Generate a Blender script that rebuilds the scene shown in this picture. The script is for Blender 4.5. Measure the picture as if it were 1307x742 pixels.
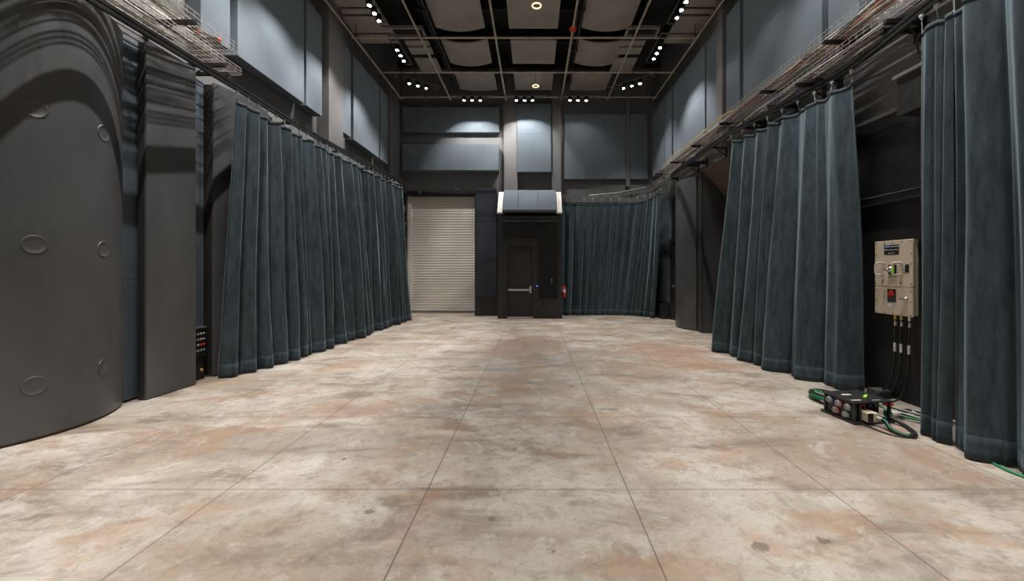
import bpy, math, random
from mathutils import Vector, Matrix, noise
random.seed(7)
for o in list(bpy.data.objects): bpy.data.objects.remove(o)
S = bpy.context.scene
COL = S.collection
PI = math.pi
EYE = 1.4                      # camera height; heights below are metres above the floor

# ------------------------------------------------------------------ camera, world, exposure
cd = bpy.data.cameras.new('camera'); cam = bpy.data.objects.new('camera', cd); COL.objects.link(cam)
cam.location = (0, 0, EYE); cam.rotation_euler = (PI/2, 0, 0)
cd.sensor_width = 36; cd.lens = 518/1307*36
cd.shift_x = -27.5/1307; cd.shift_y = -26/1307
cd.clip_start = 0.05; cd.clip_end = 100
S.camera = cam
w = bpy.data.worlds.new('world'); S.world = w; w.use_nodes = True
w.node_tree.nodes['Background'].inputs[0].default_value = (0.5, 0.55, 0.6, 1)
w.node_tree.nodes['Background'].inputs[1].default_value = 0.3
S.view_settings.view_transform = 'Standard'
try: S.view_settings.look = 'None'
except Exception: pass
S.view_settings.gamma = 1; S.view_settings.use_curve_mapping = False
S.view_settings.exposure = 0.4
LAMP_W = 46.0                  # watts of one flood head
LAMP_COL = (1.0, 0.965, 0.925)
SPOT_DEG = 80; SPOT_BLEND = 0.5
# rows of ceiling heads: (x, y, yaw, tilt outwards, power factor)
SIDE_ROWS = [-2.6, -1.0, 0.5, 2.0, 3.5, 5.0, 6.45, 7.95, 9.52]  # rows run on unseen behind the camera, adding fill light

# ------------------------------------------------------------------ materials
def srgb(r, g, b):
    f = lambda c: (c/255)/12.92 if c/255 <= .04045 else ((c/255+.055)/1.055)**2.4
    return (f(r), f(g), f(b), 1)
def base(name, col, rough=.6, metal=0, **kw):
    m = bpy.data.materials.new(name); m.use_nodes = True
    b = m.node_tree.nodes['Principled BSDF']
    b.inputs['Base Color'].default_value = col if len(col) == 4 else (*col, 1)
    b.inputs['Roughness'].default_value = rough; b.inputs['Metallic'].default_value = metal
    for k, v in kw.items(): b.inputs[k.replace('_', ' ')].default_value = v
    return m
def mottled(name, c1, c2, rough=.6, scale=3, detail=6, stretch=(1, 1, 1), bump=0, bscale=60, metal=0, fine=None, **kw):
    m = base(name, c1, rough, metal, **kw); nt = m.node_tree; N = nt.nodes; L = nt.links; b = N['Principled BSDF']
    tc = N.new('ShaderNodeTexCoord'); mp = N.new('ShaderNodeMapping'); mp.inputs['Scale'].default_value = stretch
    L.new(tc.outputs['Object'], mp.inputs[0])
    n = N.new('ShaderNodeTexNoise'); n.inputs['Scale'].default_value = scale; n.inputs['Detail'].default_value = detail
    L.new(mp.outputs[0], n.inputs['Vector'])
    r = N.new('ShaderNodeValToRGB'); r.color_ramp.elements[0].position = .35; r.color_ramp.elements[1].position = .68
    r.color_ramp.elements[0].color = (*c1[:3], 1); r.color_ramp.elements[1].color = (*c2[:3], 1)
    L.new(n.outputs[0], r.inputs[0]); out = r.outputs[0]
    if fine:
        n3 = N.new('ShaderNodeTexNoise'); n3.inputs['Scale'].default_value = fine[0]; n3.inputs['Detail'].default_value = 2
        L.new(tc.outputs['Object'], n3.inputs['Vector'])
        mr = N.new('ShaderNodeMapRange'); mr.inputs[3].default_value = 1-fine[1]; mr.inputs[4].default_value = 1+fine[1]
        mr.inputs[1].default_value = .3; mr.inputs[2].default_value = .7
        L.new(n3.outputs[0], mr.inputs[0])
        mx = N.new('ShaderNodeVectorMath'); mx.operation = 'SCALE'; L.new(out, mx.inputs[0]); L.new(mr.outputs[0], mx.inputs['Scale']); out = mx.outputs[0]
    L.new(out, b.inputs['Base Color'])
    if bump:
        n2 = N.new('ShaderNodeTexNoise'); n2.inputs['Scale'].default_value = bscale; n2.inputs['Detail'].default_value = 3
        L.new(tc.outputs['Object'], n2.inputs['Vector'])
        bp = N.new('ShaderNodeBump'); bp.inputs['Strength'].default_value = bump; bp.inputs['Distance'].default_value = .01
        L.new(n2.outputs[0], bp.inputs['Height']); L.new(bp.outputs[0], b.inputs['Normal'])
    return m
def emit(name, col, s):
    m = base(name, (0, 0, 0)); b = m.node_tree.nodes['Principled BSDF']
    b.inputs['Emission Color'].default_value = (*col, 1); b.inputs['Emission Strength'].default_value = s; return m

M = {}
M['wall_black'] = mottled('wall_black', (.019, .0185, .018), (.030, .029, .028), .42, 1.7, 8, (1, 1, .5), .12, 40)
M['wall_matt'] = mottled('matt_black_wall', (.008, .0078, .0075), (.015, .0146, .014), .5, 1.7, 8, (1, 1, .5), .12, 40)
M['wall_grey'] = mottled('wall_grey', (.132, .131, .134), (.176, .175, .179), .6, 1.1, 7, (1, 1, .6), .08, 50)
M['duct'] = mottled('duct_paint', (.012, .011, .010), (.02, .019, .017), .7, 2)
M['ceil'] = mottled('ceiling_deck', (.008, .008, .008), (.016, .015, .014), .8, 2)
M['steel_panel'] = mottled('diffuser_paint', (.058, .059, .061), (.100, .101, .103), .38, 1.3, 9, (1, 1, .45), .10, 30)
M['panel_edge'] = mottled('diffuser_edge', (.02, .019, .018), (.03, .028, .027), .5, 2)
M['fabric_panel'] = mottled('panel_fabric', (.118, .148, .176), (.145, .176, .204), .92, 1.2, 3, (1, 1, 1), .25, 240, fine=(90, .12))
M['fabric_dark'] = mottled('dark_panel_fabric', (.024, .032, .045), (.036, .046, .062), .92, 1.4, 3, (1, 1, 1), .25, 240, fine=(90, .15))
M['fabric_mid'] = mottled('strip_fabric', (.075, .098, .122), (.092, .118, .145), .92, 1.4, 3, (1, 1, 1), .25, 240, fine=(90, .15))
M['fabric_black'] = mottled('black_panel_fabric', (.007, .007, .008), (.010, .010, .011), .95, 2, 3, fine=(90, .2))
M['cloud'] = mottled('cloud_board', (.30, .275, .245), (.36, .33, .295), .9, 1.5, 3, fine=(40, .18))
M['pipe'] = mottled('grid_pipe_steel', (.56, .50, .42), (.40, .31, .23), .45, 4, 4, (1, 1, 1), 0, metal=.1)
M['rail'] = mottled('track_steel', (.025, .025, .025), (.05, .05, .05), .35, 5, metal=.6)
M['rail_grey'] = mottled('grey_track_steel', (.16, .16, .155), (.24, .24, .23), .4, 5, metal=.5)
M['zinc'] = mottled('zinc_wire', (.55, .52, .47), (.68, .64, .58), .4, 9, metal=.2)
M['bracket'] = base('black_bracket_steel', (.02, .019, .018), .5, .3)
M['hook'] = base('carrier_nylon', (.55, .60, .64), .5)
M['door_slats'] = None
M['steel'] = mottled('brushed_steel', (.55, .53, .50), (.68, .65, .62), .32, 20, 3, (1, 1, 1), metal=.85)
M['white_and_lit_top'] = mottled('white_handle_lit_top', (.60, .57, .54), (.68, .65, .62), .6, 3)  # white of the handles, and of the lit side wall tops
M['beige'] = mottled('beige_cabinet_enamel', (.64, .55, .42), (.70, .60, .46), .45, 2, 3)
M['beige_dark'] = base('beige_screws', (.20, .15, .10), .5, .3)
M['black_plastic'] = base('black_plastic', (.012, .012, .013), .4)
M['black_metal'] = mottled('black_case_paint', (.015, .015, .016), (.03, .03, .03), .4, 12)
M['rubber'] = base('black_cable_rubber', (.015, .015, .016), .45)
M['cable_grey'] = base('grey_cable', (.42, .40, .37), .5)
M['cable_white'] = base('white_cable', (.62, .60, .56), .5)
M['cable_green'] = base('green_cable', (.03, .33, .13), .45)
M['cable_orange'] = base('orange_cable', (.60, .16, .04), .5)
M['cable_yellow'] = base('yellow_cable', (.60, .40, .04), .5)
M['cable_cyan'] = base('pale_blue_cable', (.15, .45, .52), .5)
M['cable_violet'] = base('violet_cable', (.17, .08, .38), .5)
M['tape_grey'] = base('pale_grey_caps', (.36, .34, .33), .5)
M['tape'] = base('white_tape', (.7, .68, .64), .6)
M['red'] = base('red_plastic', (.62, .03, .02), .35)
M['green'] = base('green_plastic', (.02, .35, .20), .4)
M['lime'] = base('lime_tag', (.32, .75, .05), .5)
M['blue_led'] = emit('blue_indicator', (.05, .15, 1), 2.2)
M['blue'] = base('blue_print', (.03, .12, .50), .4)
M['white'] = base('white_print', (.75, .75, .74), .5)
M['brown'] = mottled('brown_board', (.085, .062, .045), (.12, .09, .065), .7, 2.5, 5, (1, 1, 1), .1)
M['chrome'] = base('bright_metal', (.75, .74, .72), .22, 1)
M['brass'] = base('brass_fitting', (.6, .42, .12), .35, .8)
M['lamp'] = emit('lamp_lens', (1, .95, .88), 60)
M['led_white'] = emit('sensor_ring', (1, .72, .42), 1.6)

def curtain_mat():
    m = base('velour', (.03, .045, .055), .85); nt = m.node_tree; N = nt.nodes; L = nt.links; b = N['Principled BSDF']
    b.inputs['Sheen Weight'].default_value = .42; b.inputs['Sheen Roughness'].default_value = .45
    b.inputs['Sheen Tint'].default_value = (.52, .68, .76, 1); b.inputs['Specular IOR Level'].default_value = .15
    tc = N.new('ShaderNodeTexCoord')
    n = N.new('ShaderNodeTexNoise'); n.inputs['Scale'].default_value = 14; n.inputs['Detail'].default_value = 9; n.inputs['Roughness'].default_value = .7
    mp = N.new('ShaderNodeMapping'); mp.inputs['Scale'].default_value = (1, 1, .22); L.new(tc.outputs['Object'], mp.inputs[0]); L.new(mp.outputs[0], n.inputs['Vector'])
    r = N.new('ShaderNodeValToRGB'); r.color_ramp.elements[0].position = .3; r.color_ramp.elements[1].position = .72
    r.color_ramp.elements[0].color = (.018, .028, .035, 1); r.color_ramp.elements[1].color = (.066, .088, .102, 1)
    L.new(n.outputs[0], r.inputs[0]); L.new(r.outputs[0], b.inputs['Base Color'])
    n2 = N.new('ShaderNodeTexNoise'); n2.inputs['Scale'].default_value = 160; n2.inputs['Detail'].default_value = 2; L.new(tc.outputs['Object'], n2.inputs['Vector'])
    bp = N.new('ShaderNodeBump'); bp.inputs['Strength'].default_value = .25; bp.inputs['Distance'].default_value = .004
    L.new(n2.outputs[0], bp.inputs['Height']); L.new(bp.outputs[0], b.inputs['Normal'])
    return m
M['velour'] = curtain_mat()
M['velour_band'] = mottled('velour_heading', (.020, .030, .038), (.034, .048, .058), .9, 30)

def floor_mat():
    m = base('stained_concrete', (.4, .36, .3), .55); nt = m.node_tree; N = nt.nodes; L = nt.links; b = N['Principled BSDF']
    tc = N.new('ShaderNodeTexCoord'); P = tc.outputs['Object']
    def noise_(scale, detail=6, rough=.55, dist=0, sc=(1, 1, 1), off=(0, 0, 0)):
        mp = N.new('ShaderNodeMapping'); mp.inputs['Scale'].default_value = sc; mp.inputs['Location'].default_value = off
        L.new(P, mp.inputs[0])
        n = N.new('ShaderNodeTexNoise'); n.inputs['Scale'].default_value = scale; n.inputs['Detail'].default_value = detail
        n.inputs['Roughness'].default_value = rough; n.inputs['Distortion'].default_value = dist
        L.new(mp.outputs[0], n.inputs['Vector']); return n.outputs[0]
    def ramp(v, a, b_):
        r = N.new('ShaderNodeMapRange'); r.inputs[1].default_value = a; r.inputs[2].default_value = b_; r.interpolation_type = 'SMOOTHSTEP'
        L.new(v, r.inputs[0]); return r.outputs[0]
    def mix(f, c1, c2, blend='MIX'):
        x = N.new('ShaderNodeMix'); x.data_type = 'RGBA'; x.blend_type = blend
        if isinstance(f, (int, float)): x.inputs[0].default_value = f
        else: L.new(f, x.inputs[0])
        for i, c in ((6, c1), (7, c2)):
            if isinstance(c, tuple): x.inputs[i].default_value = (*c, 1)
            else: L.new(c, x.inputs[i])
        return x.outputs[2]
    def math_(op, a, b_=None, c=None):
        x = N.new('ShaderNodeMath'); x.operation = op
        for i, v in enumerate((a, b_, c)):
            if v is None: continue
            if isinstance(v, (int, float)): x.inputs[i].default_value = v
            else: L.new(v, x.inputs[i])
        return x.outputs[0]
    c = mix(ramp(noise_(1.1, 8, .6, .4), .35, .7), (.36, .305, .245), (.57, .525, .465))
    c = mix(math_('MULTIPLY', ramp(noise_(.8, 9, .62, .9, (1, 1.5, 1), (3, 1, 0)), .47, .68), .5), c, (.30, .205, .135))
    c = mix(math_('MULTIPLY', ramp(noise_(1.7, 9, .66, .6, (.7, 1.6, 1), (9, 4, 0)), .49, .66), .72), c, (.16, .118, .082))
    c = mix(math_('MULTIPLY', ramp(noise_(.55, 6, .6, .5, (1, 1, 1), (1, 7, 0)), .55, .75), .5), c, (.30, .285, .27))
    c = mix(math_('MULTIPLY', ramp(noise_(5, 9, .75, .2, (1, 1, 1), (5, 5, 0)), .54, .68), .38), c, (.64, .62, .60))
    c = mix(math_('MULTIPLY', ramp(noise_(3.2, 6, .6, .3, (1, 1, 1), (2, 12, 0)), .68, .76), .65), c, (.15, .12, .09))
    c = mix(math_('MULTIPLY', ramp(noise_(34, 3, .7, 0), .55, .70), .35), c, (.22, .18, .145))
    c = mix(math_('MULTIPLY', ramp(noise_(11, 7, .75, .8, (1, 1, 1), (7, 3, 0)), .54, .68), .38), c, (.27, .225, .18))
    c = mix(math_('MULTIPLY', ramp(noise_(17, 6, .75, .1, (1, 1, 1), (1, 3, 0)), .58, .70), .4), c, (.66, .64, .61))
    c = mix(math_('MULTIPLY', ramp(noise_(.9, 4, .5, .8, (1, 1, 1), (20, 3, 0)), .62, .70), .45), c, (.30, .16, .095))
    # broad reddish stain in the middle of the room, grey-brown scuffed band nearer
    sep = N.new('ShaderNodeSeparateXYZ'); L.new(P, sep.inputs[0]); X, Y = sep.outputs[0], sep.outputs[1]
    wob = noise_(1.3, 6, .6, .3, (1, 1, 1), (4, 4, 0))
    def blob(cx, cy, rx, ry, inner=.55):
        dx = math_('DIVIDE', math_('SUBTRACT', X, cx), rx); dy = math_('DIVIDE', math_('SUBTRACT', Y, cy), ry)
        d = math_('SQRT', math_('ADD', math_('MULTIPLY', dx, dx), math_('MULTIPLY', dy, dy)))
        d = math_('ADD', d, math_('MULTIPLY', math_('SUBTRACT', wob, .5), 2.2))
        return ramp(d, 1.0, inner)
    c = mix(math_('MULTIPLY', blob(-.15, 7.4, .9, 1.5), .6), c, (.24, .125, .08))
    c = mix(math_('MULTIPLY', blob(2.3, 6.6, .9, 1.2), .6), c, (.34, .185, .105))
    c = mix(math_('MULTIPLY', blob(2.3, 3.0, 1.0, .5), .4), c, (.30, .20, .135))
    c = mix(math_('MULTIPLY', blob(-1.9, 3.25, 1.7, .36), .5), c, (.25, .205, .165))
    c = mix(math_('MULTIPLY', blob(-.7, 4.1, 1.6, .3), .45), c, (.26, .235, .21))
    c = mix(math_('MULTIPLY', blob(.1, 6.0, 1.6, 2.0), .42), c, (.24, .205, .175))  # broad darker grey-brown oval in mid-floor
    # saw-cut joints
    def joint(v, off, wd):
        t = math_('FRACT', math_('ADD', math_('DIVIDE', math_('SUBTRACT', v, off), 1.275), 100.5))
        d = math_('MULTIPLY', math_('ABSOLUTE', math_('SUBTRACT', t, .5)), 1.275)
        return math_('LESS_THAN', d, wd)
    c = mix(math_('MULTIPLY', ramp(noise_(1.25, 10, .68, .35, (1, 1.3, 1), (31, 8, 0)), .50, .62), .5), c, (.36, .215, .125))
    c = mix(math_('MULTIPLY', ramp(noise_(7, 10, .8, .4, (1, 1, 1), (13, 8, 0)), .50, .60), .42), c, (.20, .16, .125))
    c = mix(math_('MULTIPLY', ramp(noise_(60, 4, .8, 0, (1, 1, 1), (3, 8, 0)), .60, .68), .4), c, (.14, .11, .09))
    c = mix(math_('MULTIPLY', ramp(noise_(2.6, 10, .8, .6, (1, 1, 1), (43, 2, 0)), .55, .62), .35), c, (.62, .60, .57))
    for bx, by, br in ((-.24, 2.28, .022), (-.95, 2.35, .03), (1.15, 2.05, .045), (-.85, 5.9, .06), (.45, 4.9, .035), (1.5, 2.1, .03), (.1, 2.02, .012), (-1.4, 3.0, .02), (-2.1, 5.6, .03)):
        dx = math_('DIVIDE', math_('SUBTRACT', X, bx), br); dy = math_('DIVIDE', math_('SUBTRACT', Y, by), br)
        dd = math_('ADD', math_('ADD', math_('MULTIPLY', dx, dx), math_('MULTIPLY', dy, dy)), math_('MULTIPLY', math_('SUBTRACT', noise_(24, 3), .5), 3))
        c = mix(math_('MULTIPLY', ramp(dd, 1.2, .4), .6), c, (.09, .075, .055))
    vis = ramp(noise_(2.3, 4, .6), .35, .55)
    jx = joint(X, .60, .0028); jy = math_('MULTIPLY', joint(Y, 2.59, .003), math_('ADD', math_('MULTIPLY', vis, .55), .3))
    j = math_('MAXIMUM', jx, jy)
    halo = math_('MAXIMUM', joint(X, .60, .009), joint(Y, 2.59, .012))
    c = mix(math_('MULTIPLY', halo, .14), c, (.22, .16, .12))
    c = mix(math_('MULTIPLY', j, .85), c, (.07, .05, .04))
    L.new(c, b.inputs['Base Color'])
    rr = N.new('ShaderNodeMapRange'); rr.inputs[3].default_value = .42; rr.inputs[4].default_value = .68
    L.new(noise_(4, 6), rr.inputs[0]); L.new(rr.outputs[0], b.inputs['Roughness'])
    bp = N.new('ShaderNodeBump'); bp.inputs['Strength'].default_value = .35; bp.inputs['Distance'].default_value = .006
    hgt = math_('SUBTRACT', noise_(22, 8, .7), math_('MULTIPLY', j, 1.2))
    L.new(hgt, bp.inputs['Height']); L.new(bp.outputs[0], b.inputs['Normal'])
    return m
M['floor'] = floor_mat()
M['slats'] = mottled('shutter_enamel', (.64, .60, .54), (.70, .66, .60), .5, 1.5, 3)

# ------------------------------------------------------------------ mesh helpers (world coordinates in, local out)
class MB:
    def __init__(s): s.v = []; s.f = []; s.smooth = set()
    def add(s, vs, fs, smooth=False):
        n = len(s.v); s.v += [Vector(p) for p in vs]
        for f in fs:
            if smooth: s.smooth.add(len(s.f))
            s.f.append([n+i for i in f])
        return s
    def box(s, x0, x1, y0, y1, z0, z1, bev=0):
        if bev:
            return s.obox(Vector(((x0+x1)/2, (y0+y1)/2, (z0+z1)/2)), Vector((1, 0, 0)), Vector((0, 1, 0)), Vector((0, 0, 1)), abs(x1-x0)/2, abs(y1-y0)/2, abs(z1-z0)/2, bev)
        vs = [(x, y, z) for z in (z0, z1) for y in (y0, y1) for x in (x0, x1)]
        return s.add(vs, [(0, 2, 3, 1), (4, 5, 7, 6), (0, 1, 5, 4), (2, 6, 7, 3), (0, 4, 6, 2), (1, 3, 7, 5)])
    def obox(s, c, ux, uy, uz, a, b, h, bev=0):
        if not bev:
            vs = [c+ux*i*a+uy*j*b+uz*k*h for k in (-1, 1) for j in (-1, 1) for i in (-1, 1)]
            return s.add(vs, [(0, 2, 3, 1), (4, 5, 7, 6), (0, 1, 5, 4), (2, 6, 7, 3), (0, 4, 6, 2), (1, 3, 7, 5)])
        bev = min(bev, a*.45, b*.45, h*.45)      # chamfered box: 24 verts
        idx = {}; vs = []
        for k in (-1, 1):
            for j in (-1, 1):
                for i in (-1, 1):
                    for ax in range(3):
                        d = [a-bev, b-bev, h-bev]; d[ax] = (a, b, h)[ax]
                        idx[(i, j, k, ax)] = len(vs); vs.append(c+ux*i*d[0]+uy*j*d[1]+uz*k*d[2])
        fs = []
        for sg in (-1, 1):
            for ax in range(3):
                o1, o2 = [q for q in range(3) if q != ax]; quad = []
                for (p, q) in ((-1, -1), (1, -1), (1, 1), (-1, 1)):
                    t = [0, 0, 0]; t[ax] = sg; t[o1] = p; t[o2] = q; quad.append(idx[(*t, ax)])
                fs.append(quad)
        for ax in range(3):                       # edges parallel to ax
            o1, o2 = [q for q in range(3) if q != ax]
            for p in (-1, 1):
                for q in (-1, 1):
                    ids = []
                    for (e, f) in ((-1, o1), (-1, o2), (1, o2), (1, o1)):
                        t = [0, 0, 0]; t[ax] = e; t[o1] = p; t[o2] = q; ids.append(idx[(*t, f)])
                    fs.append(ids)
        for i in (-1, 1):
            for j in (-1, 1):
                for k in (-1, 1): fs.append([idx[(i, j, k, x)] for x in range(3)])
        return s.add(vs, fs)
    def tube(s, pts, r, n=6, closed=False, caps=True):
        pts = [Vector(p) for p in pts]; m = len(pts); rings = []
        up = Vector((0, 0, 1)); prev = None
        for i, p in enumerate(pts):
            if closed: t = pts[(i+1) % m]-pts[i-1]
            else: t = pts[min(i+1, m-1)]-pts[max(i-1, 0)]
            if t.length < 1e-9: t = Vector((0, 0, 1))
            t.normalize()
            if prev is None:
                a = t.cross(up)
                if a.length < .05: a = t.cross(Vector((1, 0, 0)))
            else:
                a = prev - t*prev.dot(t)
                if a.length < 1e-6: a = t.cross(up)
            a.normalize(); prev = a; bb = t.cross(a)
            rr = r[i] if isinstance(r, (list, tuple)) else r
            rings.append([p+(a*math.cos(2*PI*k/n)+bb*math.sin(2*PI*k/n))*rr for k in range(n)])
        vs = [v for R_ in rings for v in R_]; fs = []
        for i in range(m if closed else m-1):
            j = (i+1) % m
            for k in range(n): fs.append((i*n+k, i*n+(k+1) % n, j*n+(k+1) % n, j*n+k))
        s.add(vs, fs, True)
        if caps and not closed:
            s.add(rings[0], [tuple(range(n))[::-1]]); s.add(rings[-1], [tuple(range(n))])
        return s
    def lathe(s, c, ax, prof, n=20):
        """prof = [(distance along axis, radius)]"""
        c = Vector(c); ax = Vector(ax).normalized(); a = ax.cross(Vector((0, 0, 1)))
        if a.length < .1: a = ax.cross(Vector((1, 0, 0)))
        a.normalize(); b = ax.cross(a); vs = []; fs = []
        for (d, r) in prof:
            vs += [c+ax*d+(a*math.cos(2*PI*k/n)+b*math.sin(2*PI*k/n))*max(r, 1e-4) for k in range(n)]
        for i in range(len(prof)-1):
            for k in range(n): fs.append((i*n+k, i*n+(k+1) % n, (i+1)*n+(k+1) % n, (i+1)*n+k))
        s.add(vs, fs, True)
        s.add(vs[:n], [tuple(range(n))[::-1]]); s.add(vs[-n:], [tuple(range(n))])
        return s
    def extrude(s, poly, axis, lo, hi):
        """poly of 2-D points in the plane normal to axis ('x': (y,z), 'y': (x,z), 'z': (x,y))"""
        def P(p, t): return {'x': (t, p[0], p[1]), 'y': (p[0], t, p[1]), 'z': (p[0], p[1], t)}[axis]
        n = len(poly); vs = [P(p, lo) for p in poly]+[P(p, hi) for p in poly]
        fs = [tuple(range(n))[::-1], tuple(range(n, 2*n))]+[(i, (i+1) % n, n+(i+1) % n, n+i) for i in range(n)]
        return s.add(vs, fs)
ORG = {}
def build(name, mb, mat, parent=None, org=None):
    if parent is not None: o0 = ORG[parent]
    elif org is not None: o0 = Vector(org)
    else:
        xs = [v.x for v in mb.v]; ys = [v.y for v in mb.v]; zs = [v.z for v in mb.v]
        o0 = Vector(((min(xs)+max(xs))/2, (min(ys)+max(ys))/2, min(zs)))
    me = bpy.data.meshes.new(name); me.from_pydata([tuple(v-o0) for v in mb.v], [], mb.f)
    me.polygons.foreach_set('use_smooth', [i in mb.smooth for i in range(len(mb.f))])
    import bmesh as _b
    bm = _b.new(); bm.from_mesh(me); _b.ops.recalc_face_normals(bm, faces=bm.faces); bm.to_mesh(me); bm.free()
    me.materials.append(mat); me.update()
    o = bpy.data.objects.new(name, me); COL.objects.link(o)
    if parent is not None: o.parent = parent
    else: o.location = o0
    ORG[o] = o0
    return o
def tag(o, label, cat, group=None, kind=None):
    o['label'] = label
    if cat: o['category'] = cat
    if group: o['group'] = group
    if kind: o['kind'] = kind
    return o
def thing(name, loc, label, cat, group=None, kind=None):
    e = bpy.data.objects.new(name, None); COL.objects.link(e); e.location = loc; e.empty_display_size = .1
    ORG[e] = Vector(loc); return tag(e, label, cat, group, kind)
def struct(name, mb, mat, label=None, org=None):
    o = build(name, mb, mat, org=org or (0, 0, 0)); o['kind'] = 'structure'; o['category'] = name.split('_')[0]
    o['label'] = label or name; return o
def dup(root, loc, rz=0, label=None):
    r = root.copy(); COL.objects.link(r); r.location = loc; r.rotation_euler = (0, 0, rz)
    if label: r['label'] = label
    for ch in list(root.children):
        c = ch.copy(); COL.objects.link(c); c.parent = r
        for g in list(ch.children):
            d = g.copy(); COL.objects.link(d); d.parent = c
    return r
def spline(pts, n=8):
    P = [Vector(p) for p in pts]; out = []
    for i in range(len(P)-1):
        a = P[max(i-1, 0)]; b = P[i]; c = P[i+1]; d = P[min(i+2, len(P)-1)]
        for k in range(n):
            t = k/n
            out.append(.5*((2*b)+(c-a)*t+(2*a-5*b+4*c-d)*t*t+(3*b-a-3*c+d)*t**3))
    out.append(P[-1]); return out
def textmesh(name, s, size, M4, mat, parent, align='CENTER'):
    c = bpy.data.curves.new(name, 'FONT'); c.body = s; c.size = size; c.align_x = align; c.align_y = 'CENTER'; c.extrude = .0006
    o = bpy.data.objects.new(name, c); COL.objects.link(o)
    dg = bpy.context.evaluated_depsgraph_get(); me = bpy.data.meshes.new_from_object(o.evaluated_get(dg))
    bpy.data.objects.remove(o)
    me.transform(M4); me.transform(Matrix.Translation(-ORG[parent])); me.materials.clear(); me.materials.append(mat)
    t = bpy.data.objects.new(name, me); COL.objects.link(t); t.parent = parent; ORG[t] = ORG[parent]; return t

# ------------------------------------------------------------------ room shell
XL, XR, YB, YF, ZC = -4.4, 3.95, 13.2, -4.2, 8.1
struct('floor', MB().box(XL-.3, XR+.9, YF-.3, YB+.6, -.2, 0), M['floor'], 'stained concrete floor with saw cut joints')
struct('ceiling', MB().box(XL-.3, XR+.9, YF-.3, YB+.6, ZC, ZC+.2), M['ceil'], 'black ceiling deck above the pipe grid')
ZS = 3.95   # black lower paint / grey upper band
struct('wall_left', MB().box(XL-.2, XL, YF, YB, 0, ZC), M['wall_grey'], 'tall dark grey left wall')
struct('wall_left_lower', MB().box(XL, XL+.02, YF, YB, 0, 3.8), M['wall_black'], 'black painted lower part of the left wall')
wr = MB(); wr.box(XR, XR+.2, YF, 6.0, 0, ZC); wr.box(XR, XR+.2, 9.1, YB, 0, ZC); wr.box(XR, XR+.2, 6.0, 9.1, 3.62, ZC)
wr.box(XR+.2, XR+.75, 9.1, 9.3, 0, 3.8); wr.box(XR+.2, XR+.75, 5.8, 6.0, 0, 3.8); wr.box(XR+.55, XR+.75, 6.0, 9.1, 0, 3.8); wr.box(XR+.2, XR+.75, 5.8, 9.3, 3.8, 4.0)
struct('wall_right', wr, M['wall_grey'], 'tall dark grey right wall with a deep recess')
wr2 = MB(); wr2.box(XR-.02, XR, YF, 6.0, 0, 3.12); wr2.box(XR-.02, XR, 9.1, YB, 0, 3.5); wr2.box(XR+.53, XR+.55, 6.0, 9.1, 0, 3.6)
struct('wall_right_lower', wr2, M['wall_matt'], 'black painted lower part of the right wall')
DX0, DX1, DZ = -4.1, -1.86, 3.84    # roller door opening
wb = MB(); wb.box(XL, DX0, YB, YB+.2, 0, ZC); wb.box(DX1, XR, YB, YB+.2, 0, ZC); wb.box(DX0, DX1, YB, YB+.2, DZ, ZC)
struct('wall_back', wb, M['wall_grey'], 'dark grey back wall')
struct('wall_back_lower', MB().box(DX1, XR, YB-.02, YB, 0, 3.6), M['wall_black'], 'black painted lower part of the back wall')
struct('wall_front', MB().box(XL-.2, XR+.9, YF-.2, YF, 0, ZC), M['wall_grey'], 'wall behind the viewpoint')
# pilasters and ledges
struct('trim_1', MB().box(-.945, -.515, YB-.2, YB, 0, ZC), M['wall_grey'], 'grey column behind the entry box, left')
struct('trim_2', MB().box(.585, .88, YB-.2, YB, 0, ZC), M['wall_grey'], 'grey column behind the entry box, right')
struct('trim_3', MB().box(XL, -4.15, 8.23, 8.85, 3.8, ZC), M['wall_grey'], 'grey pilaster between the left wall panels')
struct('trim_4', MB().box(XL, -4.22, 11.95, 12.8, 0, ZC), M['wall_grey'], 'grey pilaster at the far left corner')
struct('trim_5', MB().box(3.72, XR, 8.0, 8.25, 3.9, ZC), M['wall_grey'], 'grey pilaster between the right wall panels')
struct('trim_6', MB().box(2.975, 3.11, YB-.12, YB, 4.1, ZC), M['wall_grey'], 'narrow grey column between the right back panels')
# ceiling joists, ducts
for i, y in enumerate([-2, -.5, 1, 2.5, 4, 5.5, 7.0, 8.4, 9.8, 11.2, 12.6]):
    m = MB(); m.box(XL, XR, y-.05, y+.05, ZC-.42, ZC-.40); m.box(XL, XR, y-.01, y+.01, ZC-.4, ZC-.03); m.box(XL, XR, y-.05, y+.05, ZC-.03, ZC-.001)
    struct('trim_%d' % (10+i), m, M['duct'], 'black steel roof joist')

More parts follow.
